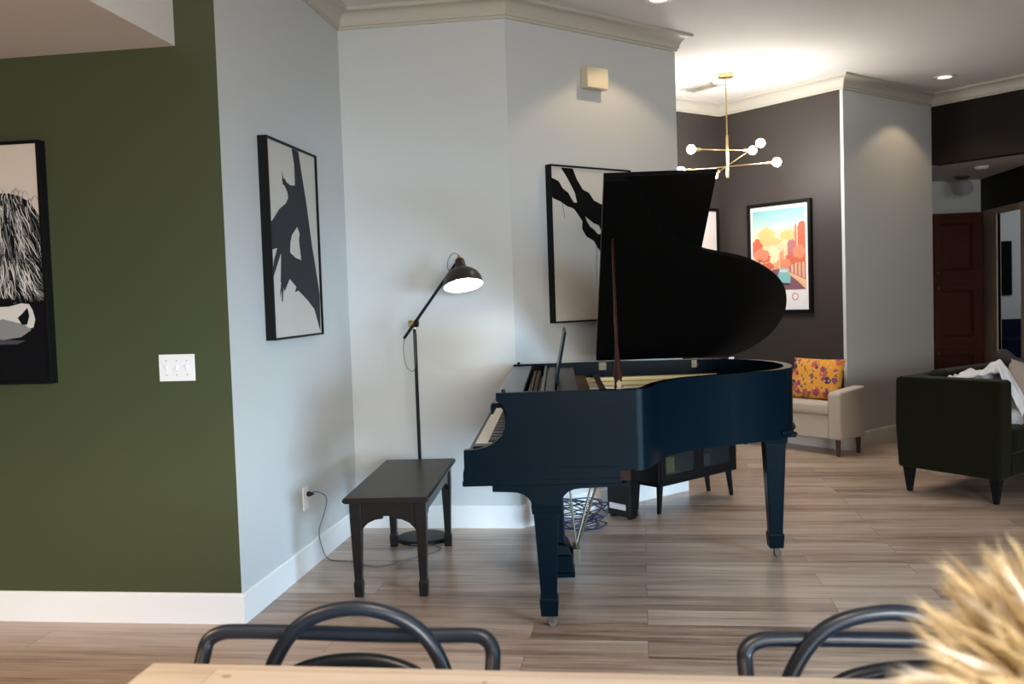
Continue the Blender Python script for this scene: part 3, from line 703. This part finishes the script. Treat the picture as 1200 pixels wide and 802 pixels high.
for i, (x0, wd_, h) in enumerate(((-.10, .012, .03), (-.07, .016, .06), (-.04, .012, .02), (-.02, .014, .075), (.01, .02, .04), (.035, .012, .06))):
    pshape('coral', [(x0, -.10), (x0 + wd_, -.10), (x0 + wd_, h), (x0 + wd_ / 2, h + .02), (x0, h)], -.0168, 'print_building')
pshape('bldg', [(.09, -.10), (.165, -.10), (.165, .13), (.15, .15), (.10, .14), (.09, .12)], -.0172, 'print_building')
pshape('rose', [(.165, -.08), (.185, -.08), (.185, .26), (.175, .29), (.165, .26)], -.0174, 'print_tower')
pshape('red', [(.195, -.08), (.272, -.08), (.272, .28), (.255, .30), (.215, .29), (.195, .25)], -.0176, 'print_tower')
pshape('road', [(PX0, PZ0), (PX1, PZ0), (.10, -.13), (.02, -.10), (-.05, -.10), (PX0, -.16)], -.0172, 'print_road')
pshape('curb', [(.06, -.12), (.085, -.12), (PX1, -.235), (PX1, -.265)], -.0176, 'print_kerb')
pshape('bldg', [(.10, -.13), (PX1, -.20), (PX1, .0), (.10, -.02)], -.0175, 'print_arcade')
for i in range(4): pshape('curb', [(.125 + i * .038, -.135 - i * .015), (.145 + i * .038, -.142 - i * .015), (.145 + i * .038, -.05), (.125 + i * .038, -.05)], -.0180, 'print_arch')
blob(.07, -.055, .055, .040, seed=11, y=-.0186); blob(.13, -.02, .07, .045, seed=12, y=-.0184, key='red'); blob(.21, .04, .065, .055, seed=13, y=-.0185); blob(.25, .09, .05, .05, seed=19, y=-.0183, key='red')
blob(-.235, .09, .06, .085, seed=14, y=-.0180, key='red'); blob(-.19, .03, .085, .055, seed=15, y=-.0184); blob(-.15, .0, .06, .04, seed=20, y=-.0182, key='red'); blob(-.13, -.075, .075, .035, seed=16, y=-.0182, key='red')
pshape('trunk', [(-.225, -.15), (-.205, -.15), (-.20, -.03), (-.17, .0), (-.205, -.01), (-.235, .0), (-.218, -.04)], -.0190, 'print_trunk')
pshape('car', [(-.012, -.215), (-.018, -.165), (-.005, -.125), (.01, -.095), (.085, -.10), (.10, -.13), (.118, -.165), (.115, -.225)], -.0192, 'print_car')
pshape('glass', [(.012, -.105), (.078, -.108), (.088, -.13), (.006, -.127)], -.0196, 'print_car_window')
pshape('tyre', [(-.005, -.235), (.105, -.245), (.110, -.215), (-.010, -.210)], -.0190, 'print_tyre')
def letter(ch, x, z, h, nm='print_letter'):
    cu = bpy.data.curves.new(nm, 'FONT'); cu.body = ch; cu.size = h * 1.4; cu.align_x = 'CENTER'; cu.extrude = .0004
    o = bpy.data.objects.new(nm, cu); COL.objects.link(o)
    bpy.context.view_layer.update()
    me = bpy.data.meshes.new_from_object(o); bpy.data.objects.remove(o); bpy.data.curves.remove(cu)
    me.materials.append(pm['letter']); o = bpy.data.objects.new(nm, me); COL.objects.link(o); o.parent = post
    o.location = (x, -.0168, z); o.rotation_euler = (pi / 2, 0, 0); return o
letter('O', .160, -.372, .066)

# second framed picture on the alcove's left wall (only its edge clears the piano lid)
dA = Vector((-.75, 7.41)); d5 = (Vector((.775, 8.86)) - dA).normalized(); a5 = atan2(d5.y, d5.x)
c5 = Vector((.775, 8.86)) - d5 * .40
p5 = thing('framed_poster', 'pale poster on the alcove side wall, mostly hidden behind the open piano lid', 'poster', (c5.x, c5.y, 1.617), a5)
obj('frame', frame_bm(.668, .965, .028, .030), m_frame, p5, bevel=0.002)
obj('mat_board', B(-.308, .308, -.016, -.002, -.4565, .4565), mat('poster_pale', (0.72, 0.66, 0.64), 0.5), p5)

# ------------------------------------------------------------------ wall speaker box, vent, downlights, chandelier
cs = A0 + dd * .655
sc = thing('door_chime', 'cream square box mounted high on the wall above the piano', 'wall box', (cs.x, cs.y, 2.668), dgA)
m_chime = mat('cream_plastic', (0.62, 0.57, 0.42), 0.5)
obj('back_plate', B(-.085, .085, -.014, 0, -.06, .06), m_chime, sc, bevel=0.004)
obj('cover', B(-.088, .088, -.070, -.014, -.064, .064), m_chime, sc, bevel=0.006)
def can(name, x, y, label):
    t = thing(name, label, 'ceiling light', (x, y, CZ))
    bm = BM(); lathe(bm, [(.052, 0), (.085, 0), (.088, -.004), (.084, -.009), (.056, -.007), (.052, 0)], 32, cap=False); obj('trim_ring', bm, m_trim, t, smooth='auto')
    bm = BM(); lathe(bm, [(0, -.0018), (.052, -.0018)], 32, cap=False); obj('lens', bm, m_canl, t)
    return t
can('recessed_downlight', .16, 5.575, 'round recessed downlight at the top edge, above the piano')
can('recessed_downlight', 2.547, 8.231, 'round recessed downlight near the pale wall at the right')
vt = thing('ceiling_vent', 'white rectangular ceiling vent beside the chandelier canopy', 'vent', (.565, 8.04, CZ), radians(-43))
bm = BM(); wv_, hv = .17, .09
for a in ((-wv_, wv_, -hv, -hv + .015), (-wv_, wv_, hv - .015, hv), (-wv_, -wv_ + .015, -hv, hv), (wv_ - .015, wv_, -hv, hv)): box(bm, a[0], a[1], a[2], a[3], -.010, 0)
obj('frame', bm, m_crown, vt)
bm = BM()
for k in range(8): box(bm, -wv_ + .015, wv_ - .015, -.002, .012, -.0015, 0, T(0, -hv + .02 + k * .019, -.004) @ Matrix.Rotation(.5, 4, 'X'))
obj('louvres', bm, m_crown, vt)

ch = thing('chandelier', 'brass rod chandelier with six lit globe bulbs', 'chandelier', (.722, 7.624, 0))
bm = BM(); lathe(bm, [(.0, CZ - .028), (.055, CZ - .028), (.062, CZ - .022), (.062, CZ - .003), (.058, CZ)], 32); obj('canopy', bm, m_brass, ch, smooth='auto')
bm = BM(); bar(bm, (0, 0, 2.56), (0, 0, CZ - .02), .0055, 12); obj('rod', bm, m_brass, ch, smooth='auto')
bm = BM(); lathe(bm, [(0, 2.235), (.008, 2.237), (.0105, 2.245), (.0105, 2.56), (.006, 2.575)], 16); obj('hub', bm, m_brass, ch, smooth='auto')
arms = [((-.285, -.10, 2.462), (.205, .10, 2.458)), ((-.362, .03, 2.315), (.364, -.09, 2.330)), ((-.085, .28, 2.30), (.225, -.24, 2.46))]
for e0, e1 in arms:
    e0, e1 = Vector(e0), Vector(e1); d = (e1 - e0).normalized()
    bm = BM(); bar(bm, e0 + d * .05, e1 - d * .05, .0042, 10)
    am = obj('arm', bm, m_brass, ch, smooth='auto')
    for e, s in ((e0, 1), (e1, -1)):
        bm = BM(); lathe(bm, [(.005, 0), (.0125, .004), (.0125, .045), (.010, .048)], 16, align(e + d * s * .080, e + d * s * .03)); obj('socket', bm, m_brass, am, smooth='auto')
        bm = BM(); bmesh.ops.create_uvsphere(bm, u_segments=20, v_segments=14, radius=.033, matrix=T(*(e - d * s * 0.002))); obj('bulb', bm, m_bulb, am, smooth=True)

# ------------------------------------------------------------------ media cabinet and subwoofer
tA = Vector((.087, 5.659)); tB = Vector((.605, 6.239)); td = (tB - tA).normalized(); ta = atan2(td.y, td.x)
tv = thing('media_cabinet', 'low black media cabinet with glass doors on splayed legs behind the piano', 'cabinet', (tA.x, tA.y, 0), ta)
CL, CD, c0, c1 = .778, .255, .170, .585
bm = BM()
box(bm, 0, CL, 0, CD, c0, c0 + .022); box(bm, 0, CL, 0, CD, c1 - .022, c1); box(bm, 0, .022, 0, CD, c0, c1); box(bm, CL - .022, CL, 0, CD, c0, c1)
box(bm, 0, CL, CD - .012, CD, c0, c1); box(bm, CL / 2 - .01, CL / 2 + .01, .02, CD, c0, c1)
obj('body', bm, m_black, tv, bevel=0.002)
obj('shelf', B(.022, CL - .022, .03, CD - .012, .375, .39), m_black, tv)
for x0 in (.024, CL / 2 + .002):
    x1 = x0 + CL / 2 - .026; bm = BM(); st = .045; y0, y1 = -.004, .014; z0, z1 = c0 + .024, c1 - .024
    box(bm, x0, x0 + st, y0, y1, z0, z1); box(bm, x1 - st, x1, y0, y1, z0, z1); box(bm, x0 + st, x1 - st, y0, y1, z1 - st, z1); box(bm, x0 + st, x1 - st, y0, y1, z0, z0 + st * .8)
    d = obj('door', bm, m_black, tv, bevel=0.002)
    obj('door_glass', B(x0 + st, x1 - st, .003, .006, z0 + st * .8, z1 - st), m_glass, d)
    kx = x1 - .022 if x0 < .1 else x0 + .022
    bm = BM(); bmesh.ops.create_uvsphere(bm, u_segments=12, v_segments=8, radius=.008, matrix=T(kx, -.012, .400)); obj('knob', bm, m_obrass, d, smooth=True)
for sx, x0 in ((-1, .045), (1, CL - .05)):
    for sy, y0 in ((-1, .03), (1, CD - .04)):
        bm = BM(); frustum(bm, x0 + sx * .03 * (1 if sx > 0 else .4), y0, 0, .010, .010, c0, .015, .015, cx1=x0, cy1=y0); obj('leg', bm, m_black, tv, bevel=0.002)
# books and a bowl glimpsed through the glass
ck = Vector((tA.x, tA.y, 0))
def in_cab(x, y, z): v = Matrix.Rotation(ta, 3, 'Z') @ Vector((x, y, z)); return (ck.x + v.x, ck.y + v.y, v.z)
for i, (x0, c, lb) in enumerate(((.14, (0.42, 0.46, 0.10), 'yellow-green box standing upright inside the media cabinet'), (.50, (0.16, 0.15, 0.16), 'grey box standing inside the right door of the media cabinet'))):
    t = B(-.06, .06, -.05, .05, 0, .10)
    tag(obj('storage_box', t, mat('box_paint', c, .6), loc=in_cab(x0 + .05, .13, c0 + .0225 + (.028 if i == 0 else 0)), rot=(0, 0, ta), bevel=0.004), lb, 'box')
tag(obj('folded_cloth', B(-.11, .11, -.07, .07, 0, .027), mat('pale_teal', (0.22, 0.32, 0.30), .8), loc=in_cab(.19, .13, c0 + .0225), rot=(0, 0, ta), bevel=0.008), 'flat pale teal stack under the yellow-green box in the media cabinet', 'cloth')

sA = Vector((-.225, 5.656)); sB = Vector((-.090, 5.537)); sd = (sB - sA).normalized(); sa = atan2(sd.y, sd.x)
sub = thing('floor_speaker', 'black box speaker with a white label standing left of the media cabinet', 'speaker', (sA.x, sA.y, 0), sa)
obj('cabinet', B(0, .180, .008, .075, .012, .43), m_black, sub, bevel=0.004)
obj('grille', B(.004, .176, 0, .008, .018, .424), mat('speaker_cloth', (0.006, 0.006, 0.006), 0.9), sub)
obj('label_plate', B(.020, .150, -.002, 0, .055, .090), m_plastic, sub, label='white label strip')
for x0 in (.02, .16): obj('foot', B(x0 - .01, x0 + .01, .015, .07, 0, .012), m_black, sub)

# tangled cables by the wall under the piano
rr = random.Random(11)
for i, (mm, lab) in enumerate(((m_cable, 'tangle of black cables on the floor beside the floor speaker'), (m_cableb, 'blue looping cable on the floor beside the floor speaker'))):
    P = []
    for k in range(26):
        P.append((-.40 + .16 * sin(k * 1.3 + i) + rr.uniform(-.04, .04), 5.36 + .10 * cos(k * 1.7 + i) + rr.uniform(-.03, .03), max(.006, .08 + .08 * sin(k * .9 + i * 2))))
    P[0] = (-.43, 5.30, .006); P[-1] = (-.22, 5.45, .006)
    P = [(x, min(y, 6.03 + x - .02), z) for x, y, z in P]
    bm = BM(); tube(bm, catmull(P, 6), .0038, 6); tag(obj('cable_tangle', bm, mm, smooth=True), lab, 'cable')

# ------------------------------------------------------------------ settee and cushion in the alcove
se = thing('settee', 'beige upholstered settee with wooden legs in the dark alcove', 'settee', (1.515, 7.600, 0), radians(-46.3))
SL, SD = 1.02, .345
# local x runs towards the right arm (front right corner at x=0.03), y to the back
X1 = .032; X0 = X1 - SL
obj('frame', B(X0 + .10, X1 - .10, .02, SD, .135, .325), m_linen, se, bevel=0.012, seg=3)
obj('seat_cushion', B(X0 + .115, X1 - .115, .0, SD - .01, .325, .425), m_linen, se, bevel=0.032, seg=5)
for xa in (X0, X1 - .115):
    bm = BM()
    prism(bm, [(0, .135), (SD, .135), (SD, .545), (.02, .515), (.0, .50)], xa, xa + .115, lambda a, b, h: (h, a, b))
    obj('armrest', bm, m_linen, se, bevel=0.018, seg=4)
for xa in (X0 + .045, X1 - .045):
    for ya in (.035, SD - .04):
        bm = BM(); lathe(bm, [(.014, 0), (.022, .135)], 14, T(xa, ya, 0)); obj('leg', bm, m_walnut, se, smooth='auto')
m_flor = bpy.data.materials.new('floral_mustard'); m_flor.use_nodes = True
nt = m_flor.node_tree; N = nt.nodes.new; L = nt.links.new; bs = nt.nodes['Principled BSDF']; bs.inputs['Roughness'].default_value = .85
tc = N('ShaderNodeTexCoord'); last = None
base = (.72, .31, .035, 1)
for i, (sc_, th, c) in enumerate(((9, .34, (.50, .10, .06, 1)), (12, .28, (.26, .05, .13, 1)), (21, .26, (.10, .14, .05, 1)), (6, .19, (.05, .03, .06, 1)), (26, .24, (.75, .38, .22, 1)))):
    v = N('ShaderNodeTexVoronoi'); v.inputs['Scale'].default_value = sc_; v.inputs['Randomness'].default_value = .9
    mp = N('ShaderNodeMapping'); mp.inputs['Location'].default_value = (i * 3.1, i * 1.7, i * .9); L(tc.outputs['Object'], mp.inputs[0])
    nz = N('ShaderNodeTexNoise'); nz.inputs['Scale'].default_value = 40; L(mp.outputs[0], nz.inputs['Vector'])
    mxv = N('ShaderNodeMix'); mxv.data_type = 'VECTOR'; mxv.inputs[0].default_value = .03; L(mp.outputs[0], mxv.inputs[4]); L(nz.outputs[1], mxv.inputs[5])
    L(mxv.outputs[1], v.inputs['Vector'])
    lt = N('ShaderNodeMath'); lt.operation = 'LESS_THAN'; lt.inputs[1].default_value = th; L(v.outputs['Distance'], lt.inputs[0])
    mx = N('ShaderNodeMix'); mx.data_type = 'RGBA'; L(lt.outputs[0], mx.inputs[0])
    if last is None: mx.inputs[6].default_value = base
    else: L(last, mx.inputs[6])
    mx.inputs[7].default_value = c; last = mx.outputs[2]
L(last, bs.inputs['Base Color'])
def cushion_bm(wd, ht, th, n=16, pinch=.12):
    bm = BM(); G = {}
    for s in (1, -1):
        for i in range(n + 1):
            for j in range(n + 1):
                a, b = -1 + 2 * i / n, -1 + 2 * j / n
                if s == -1 and (i in (0, n) or j in (0, n)): G[s, i, j] = G[1, i, j]; continue
                h = (max(0, 1 - a ** 4) * max(0, 1 - b ** 4)) ** .5
                q = 1 - pinch * (1 - abs(a) ** 2 * abs(b) ** 2) * .5 * (abs(a) ** 6 + abs(b) ** 6) * .6
                G[s, i, j] = bm.verts.new((a * wd / 2 * q, s * th / 2 * h, b * ht / 2 * q))
    for s in (1, -1):
        for i in range(n):
            for j in range(n):
                f = [G[s, i, j], G[s, i + 1, j], G[s, i + 1, j + 1], G[s, i, j + 1]]
                bm.faces.new(f if s == 1 else f[::-1])
    return bm
def at_settee(x, y, z): v = Matrix.Rotation(radians(-46.3), 3, 'Z') @ Vector((x, y, z)); return (1.515 + v.x, 7.600 + v.y, v.z)
cu = tag(obj('throw_pillow', cushion_bm(.50, .35, .13), m_flor, smooth=True, loc=at_settee(-.335, .215, .590), rot=(radians(-16), 0, radians(-46.3))), 'mustard yellow floral lumbar pillow on the beige settee', 'pillow')

# ------------------------------------------------------------------ olive sofa
so = thing('sofa', 'dark olive velvet sofa seen from its arm end at the right', 'sofa', (1.640, 6.350, 0), radians(-45.9))
# local x: back -> seat front (along the arm), y: along the sofa's length
AL, SLEN = .680, 1.9
bm = BM()
prism(bm, [(0.012, .165), (AL - .012, .155), (AL, .40), (AL, .742), (AL - .02, .754), (.03, .754), (0, .742), (-.008, .45)], 0, .135, lambda a, b, h: (a, h, b)); obj('armrest', bm, m_sofa, so, bevel=0.014, seg=4)
bm = BM()
prism(bm, [(0.012, .165), (AL - .012, .155), (AL, .40), (AL, .742), (AL - .02, .754), (.03, .754), (0, .742)], SLEN - .135, SLEN, lambda a, b, h: (a, h, b)); obj('armrest', bm, m_sofa, so, bevel=0.014, seg=4)
obj('back_frame', B(0.0, .13, .135, SLEN - .135, .165, .752), m_sofa, so, bevel=0.014, seg=4)
obj('base', B(.13, AL - .005, .135, SLEN - .135, .165, .30), m_sofa, so, bevel=0.01)
for k in range(2):
    y0 = .14 + k * (SLEN - .28) / 2; y1 = y0 + (SLEN - .28) / 2 - .004
    obj('seat_cushion', B(.26, AL + .012, y0, y1, .30, .45), m_sofa, so, bevel=0.035, seg=5)
    obj('back_cushion', B(.118, .27, y0 + .01, y1 - .01, .38, .790), m_sofa, so, bevel=0.05, seg=6)
for x0 in (.06, AL - .06):
    for y0 in (.055, SLEN - .055):
        bm = BM(); frustum(bm, x0, y0, 0, .014, .014, .17, .032, .032); obj('leg', bm, m_black, so, bevel=0.003)
sofaM = T(1.640, 6.350, 0) @ Matrix.Rotation(radians(-45.9), 4, 'Z')
def crumple(name, pts_fn, nu, nv, m, label, cat, th=.006):
    bm = BM(); G = [[bm.verts.new(sofaM @ Vector(pts_fn(i / nu, j / nv))) for j in range(nv + 1)] for i in range(nu + 1)]
    for i in range(nu):
        for j in range(nv): bm.faces.new((G[i][j], G[i + 1][j], G[i + 1][j + 1], G[i][j + 1]))
    o = obj(name, bm, m, smooth=True); md = o.modifiers.new('thickness', 'SOLIDIFY'); md.thickness = th
    return tag(o, label, cat)
def f_throw(u, v):
    # rumpled white throw heaped on the seat corner behind the arm, spilling towards the front
    x = .27 + u * .47; y = .142 + v * .24
    hgt = .30 + .055 * (1 - abs(u - .55) / .55) - max(0, u - .72) * .75
    z = .462 + hgt * (sin(pi * min(1, v * .9 + .28)) ** .5)
    z += .045 * math.exp(-((u - .62) / .13) ** 2) * sin(pi * min(1, v + .2))
    z += .011 * sin(u * 17 + 3 * sin(v * 7) + 1.0) + .007 * sin(v * 21 + u * 11) + .004 * sin(u * 47 + v * 9)
    y += .012 * sin(u * 23 + v * 4)
    return (x, y, max(z, .462))
crumple('throw_blanket', f_throw, 60, 30, m_throw, 'rumpled white throw piled behind the arm of the olive sofa', 'blanket')
def on_sofa(x, y, z): p = sofaM @ Vector((x, y, z)); return (p.x, p.y, p.z)
tag(obj('throw_pillow', cushion_bm(.42, .42, .15), m_greige, smooth=True, loc=on_sofa(.58, .62, .612), rot=(radians(-18), radians(14), radians(44))), 'greige square pillow on the olive sofa beside the white throw', 'pillow')
def f_black(u, v):
    a = Vector((.20, .95, .845)); b = Vector((.80, .36, .735)); p = a.lerp(b, u)
    w2 = v - .5; sag = .012 * sin(u * 17 + v * 5)
    return (p.x + w2 * .02, p.y - .03 * cos(w2 * pi) - .01 * sin(u * 11), p.z + w2 * .085 + sag)
crumple('knit_wrap', f_black, 30, 20, m_bfab, 'black wrap draped over the sofa pillow', 'wrap')

# ------------------------------------------------------------------ hall cupboard, fixture, detector, study glimpse
hc = thing('tall_cupboard', 'tall reddish wood cupboard at the end of the hall', 'cupboard', (3.0, 10.21, 0))
obj('body', B(-.12, .52, .012, .235, 0, 2.065), m_cab, hc, bevel=0.004)
def panel_door(x0, x1, z0, z1, knob):
    st = .062; bm = BM(); y0, y1 = -.010, .012
    box(bm, x0, x0 + st, y0, y1, z0, z1); box(bm, x1 - st, x1, y0, y1, z0, z1); box(bm, x0 + st, x1 - st, y0, y1, z1 - st, z1); box(bm, x0 + st, x1 - st, y0, y1, z0, z0 + st)
    frustum(bm, (x0 + x1) / 2, 0, 0, (x1 - x0) / 2 - st - .002, (z1 - z0) / 2 - st - .002, .010, (x1 - x0) / 2 - st - .03, (z1 - z0) / 2 - st - .03, T(0, .010, (z0 + z1) / 2) @ Matrix.Rotation(pi / 2, 4, 'X'))
    d = obj('door', bm, m_cab, hc, bevel=0.003)
    bm = BM(); bmesh.ops.create_uvsphere(bm, u_segments=12, v_segments=8, radius=.014, matrix=T(x0 + .030, -.026, knob)); obj('knob', bm, m_obrass, d, smooth=True)
panel_door(.035, .475, 1.41, 2.02, 1.455); panel_door(.035, .475, .72, 1.335, 1.296); panel_door(.035, .475, .06, .66, .62)
cl = thing('ceiling_light', 'dim frosted globe light on the hall ceiling', 'ceiling light', (3.267, 10.05, 2.42))
bm = BM(); lathe(bm, [(0, 0), (.075, 0), (.075, -.014), (.05, -.030), (0, -.034)], 24); obj('base', bm, m_obrass, cl, smooth='auto')
bm = BM(); lathe(bm, [(.045, -.03), (.085, -.06), (.105, -.105), (.10, -.15), (.07, -.185), (0, -.20)], 24, cap=False); obj('globe', bm, m_clear, cl, smooth=True)
sdt = thing('smoke_detector', 'small round smoke detector on the hall ceiling', 'detector', (3.181, 9.26, 2.42))
bm = BM(); lathe(bm, [(0, 0), (.065, 0), (.066, -.012), (.055, -.028), (0, -.030)], 24); obj('housing', bm, m_plastic, sdt, smooth='auto')
bm = BM(); lathe(bm, [(0, -.030), (.03, -.030), (.028, -.035), (0, -.036)], 20); obj('sensor_cap', bm, m_grey, sdt, smooth='auto')
sp_ = thing('framed_picture', 'dark picture on the wall of the room beyond the hall doorway', 'picture', (4.28, 11.8, 1.50))
obj('frame', frame_bm(.19, .64, .012, .03), m_frame, sp_); obj('canvas', B(-.083, .083, -.022, -.002, -.308, .308), m_inkb, sp_)
nb = thing('dark_bench', 'dark navy upholstered bench in the room beyond the hall doorway', 'bench', (4.45, 11.45, 0))
obj('seat', B(-.35, .35, -.25, .25, .40, .70), m_navy, nb, bevel=0.03, seg=4); obj('back', B(-.35, .35, .17, .27, .40, .90), m_navy, nb, bevel=0.03, seg=4)
for x0 in (-.3, .3):
    for y0 in (-.2, .2): obj('leg', B(x0 - .02, x0 + .02, y0 - .02, y0 + .02, 0, .41), m_black, nb)

# ------------------------------------------------------------------ dining table
tb = thing('dining_table', 'pale whitewashed wooden dining table in the foreground', 'table', (.40, .96, 0))
bm = BM(); prism(bm, [(-1.215, -.42), (1.5, -.42), (1.5, .497), (-1.235, .503)], .712, .75); top_ = obj('tabletop', bm, m_table, tb, bevel=0.003)
m_knot = mat('knot_brown', (0.40, 0.27, 0.17), 0.6)
for x0, y0, r0 in ((-1.08, .452, .0055), (-.655, .452, .003), (.10, .462, .003), (-.97, .30, .008)):
    bm = BM(); lathe(bm, [(r0, .7502), (r0, .7506), (0, .7508)], 12, T(x0, y0, 0) @ Matrix.Diagonal((1.5, 1, 1, 1)))
    obj('knot', bm, m_knot, top_)
bm = BM(); box(bm, -1.12, 1.38, .38, .41, .62, .712); box(bm, -1.12, 1.38, -.34, -.31, .62, .712); box(bm, -1.14, -1.11, -.34, .41, .62, .712); box(bm, 1.37, 1.40, -.34, .41, .62, .712)
obj('apron', bm, m_table, tb)
for x0 in (-1.12, 1.36):
    for y0 in (-.32, .38):
        bm = BM(); frustum(bm, x0, y0, 0, .03, .03, .712, .042, .042); obj('leg', bm, m_table, tb, bevel=0.003)

# ------------------------------------------------------------------ dining chairs with looping tube backs
def make_chair(loc, rz, label, sh=0.0):
    c = thing('dining_chair', label, 'chair', loc, rz, 'looped-back black chairs at the dining table')
    R = .0150
    # local: back plane y=0, the seat reaches towards -y
    bm = BM(); prism(bm, [(-.20, -.44), (.20, -.44), (.235, -.40), (.235, -.06), (.20, -.02), (-.20, -.02), (-.235, -.06), (-.235, -.40)], .445, .462); obj('seat', bm, m_chair, c, bevel=0.006, seg=3)
    rail = catmull([(-.235, -.26, .455), (-.275, -.20, .52), (-.290, -.08, .60), (-.293, -.03, .655), (-.288, -.015, .681), (-.262, -.008, .695), (-.22, -.004, .697), (-.10, .004, .694), (.05, .004, .692), (.18, .0, .694), (.245, -.004, .697), (.272, -.008, .694), (.288, -.016, .680), (.292, -.03, .655), (.290, -.08, .60), (.275, -.20, .52), (.235, -.26, .455)], 6)
    bm = BM(); tube(bm, rail, R, 12); obj('back_rail', bm, m_chair, c, smooth=True)
    arch = catmull([(-.205, -.02, .455), (-.192, .0, .55), (-.165, .010, .625), (-.135, .014, .677), (-.10, .014, .713), (-.05, .012, .737), (.015, .010, .747), (.075, .012, .737), (.125, .014, .712), (.160, .014, .675), (.185, .010, .625), (.205, .0, .55), (.215, -.02, .455)], 6)
    arch = [p + Vector((sh, -.030, .006)) for p in arch]
    bm = BM(); tube(bm, arch, R, 12); obj('back_arch', bm, m_chair, c, smooth=True)
    low = catmull([(-.235, -.10, .455), (-.20, -.04, .54), (-.13, -.006, .605), (-.06, .002, .632), (.02, .004, .640), (.09, .002, .632), (.15, -.006, .605), (.21, -.04, .54), (.235, -.10, .455)], 6)
    bm = BM(); tube(bm, low, R, 12); obj('lower_arch', bm, m_chair, c, smooth=True)
    for x0, y0 in ((-.21, -.05), (.21, -.05), (-.21, -.41), (.21, -.41)):
        bm = BM(); bar(bm, (x0 * 1.1, y0 + (.03 if y0 > -.2 else -.01), 0), (x0, y0, .448), .011, 12, .015); obj('leg', bm, m_chair, c, smooth='auto')
    return c
make_chair((-.587, 1.760, 0), 0.0, 'black looped-back dining chair at the left of the table', .010)
make_chair((.468, 1.775, 0), radians(2), 'black looped-back dining chair beside the dried grass bunch', -.045)

# ------------------------------------------------------------------ dried grass bunch in a vase
VX, VY = .410, .93
vs_ = thing('vase', 'stoneware vase on the dining table holding the dried grasses', 'vase', (VX, VY, .75))
bm = BM(); lathe(bm, [(0, 0), (.035, 0), (.045, .015), (.050, .05), (.040, .085), (.026, .10), (.028, .108), (.024, .106), (.022, .098), (.0, .03)], 28); obj('body', bm, m_vase, vs_, smooth=True)
gr = thing('dried_grass_bunch', 'golden bunch of fluffy dried grasses in the right foreground', 'dried flowers', (VX, VY, .895))
rr = random.Random(21)
bmS, bmP, bmQ = BM(), BM(), BM()
for k in range(640):
    az = rr.uniform(0, 2 * pi); el = math.asin(rr.uniform(-.15, 1.0)); 
    d = Vector((cos(el) * cos(az), cos(el) * sin(az), sin(el)))
    Lt = rr.uniform(.10, .163)
    c0_ = Vector((0, 0, .01 + .05 * rr.random())); tip = c0_ + d * Lt * Vector((1, 1, 1)).length / 1.732
    tip = c0_ + Vector((d.x * Lt, d.y * Lt, d.z * Lt * 1.05))
    base_ = Vector((rr.uniform(-.012, .012), rr.uniform(-.012, .012), -.03))
    mid = base_ * .4 + (c0_ + d * Lt * .35) * .6
    tube(bmS, [base_, mid, c0_ + (tip - c0_) * .55], [.0010, .0009, .0006], 4, cap=False)
    p0_ = c0_ + (tip - c0_) * .42; ax_ = (tip - p0_); n1 = ax_.normalized(); o1 = n1.orthogonal().normalized(); o2 = n1.cross(o1)
    tgt = bmQ if (d.x > .25 and d.z < .55 and rr.random() < .75) or rr.random() < .2 else bmP
    tube(tgt, [p0_, p0_ + ax_ * .3, p0_ + ax_ * .7, tip], [.001, .0058, .0045, .0005], 5, cap=False)
    for q in range(130):
        t = rr.random(); a = rr.uniform(0, 2 * pi); s = p0_ + ax_ * t
        out = (o1 * cos(a) + o2 * sin(a)); e = s + out * rr.uniform(.006, .014) + n1 * rr.uniform(.014, .034)
        sd_ = n1.cross(out) * .00048
        tgt.faces.new((tgt.verts.new(s - sd_), tgt.verts.new(s + sd_), tgt.verts.new(e)))
obj('stems', bmS, mat('straw_stem', (0.62, 0.48, 0.26), 0.8), gr)['kind'] = 'stuff'
obj('plumes', bmP, m_wheat, gr)['kind'] = 'stuff'
obj('pale_plumes', bmQ, m_wheatp, gr, label='paler cream plumes')['kind'] = 'stuff'
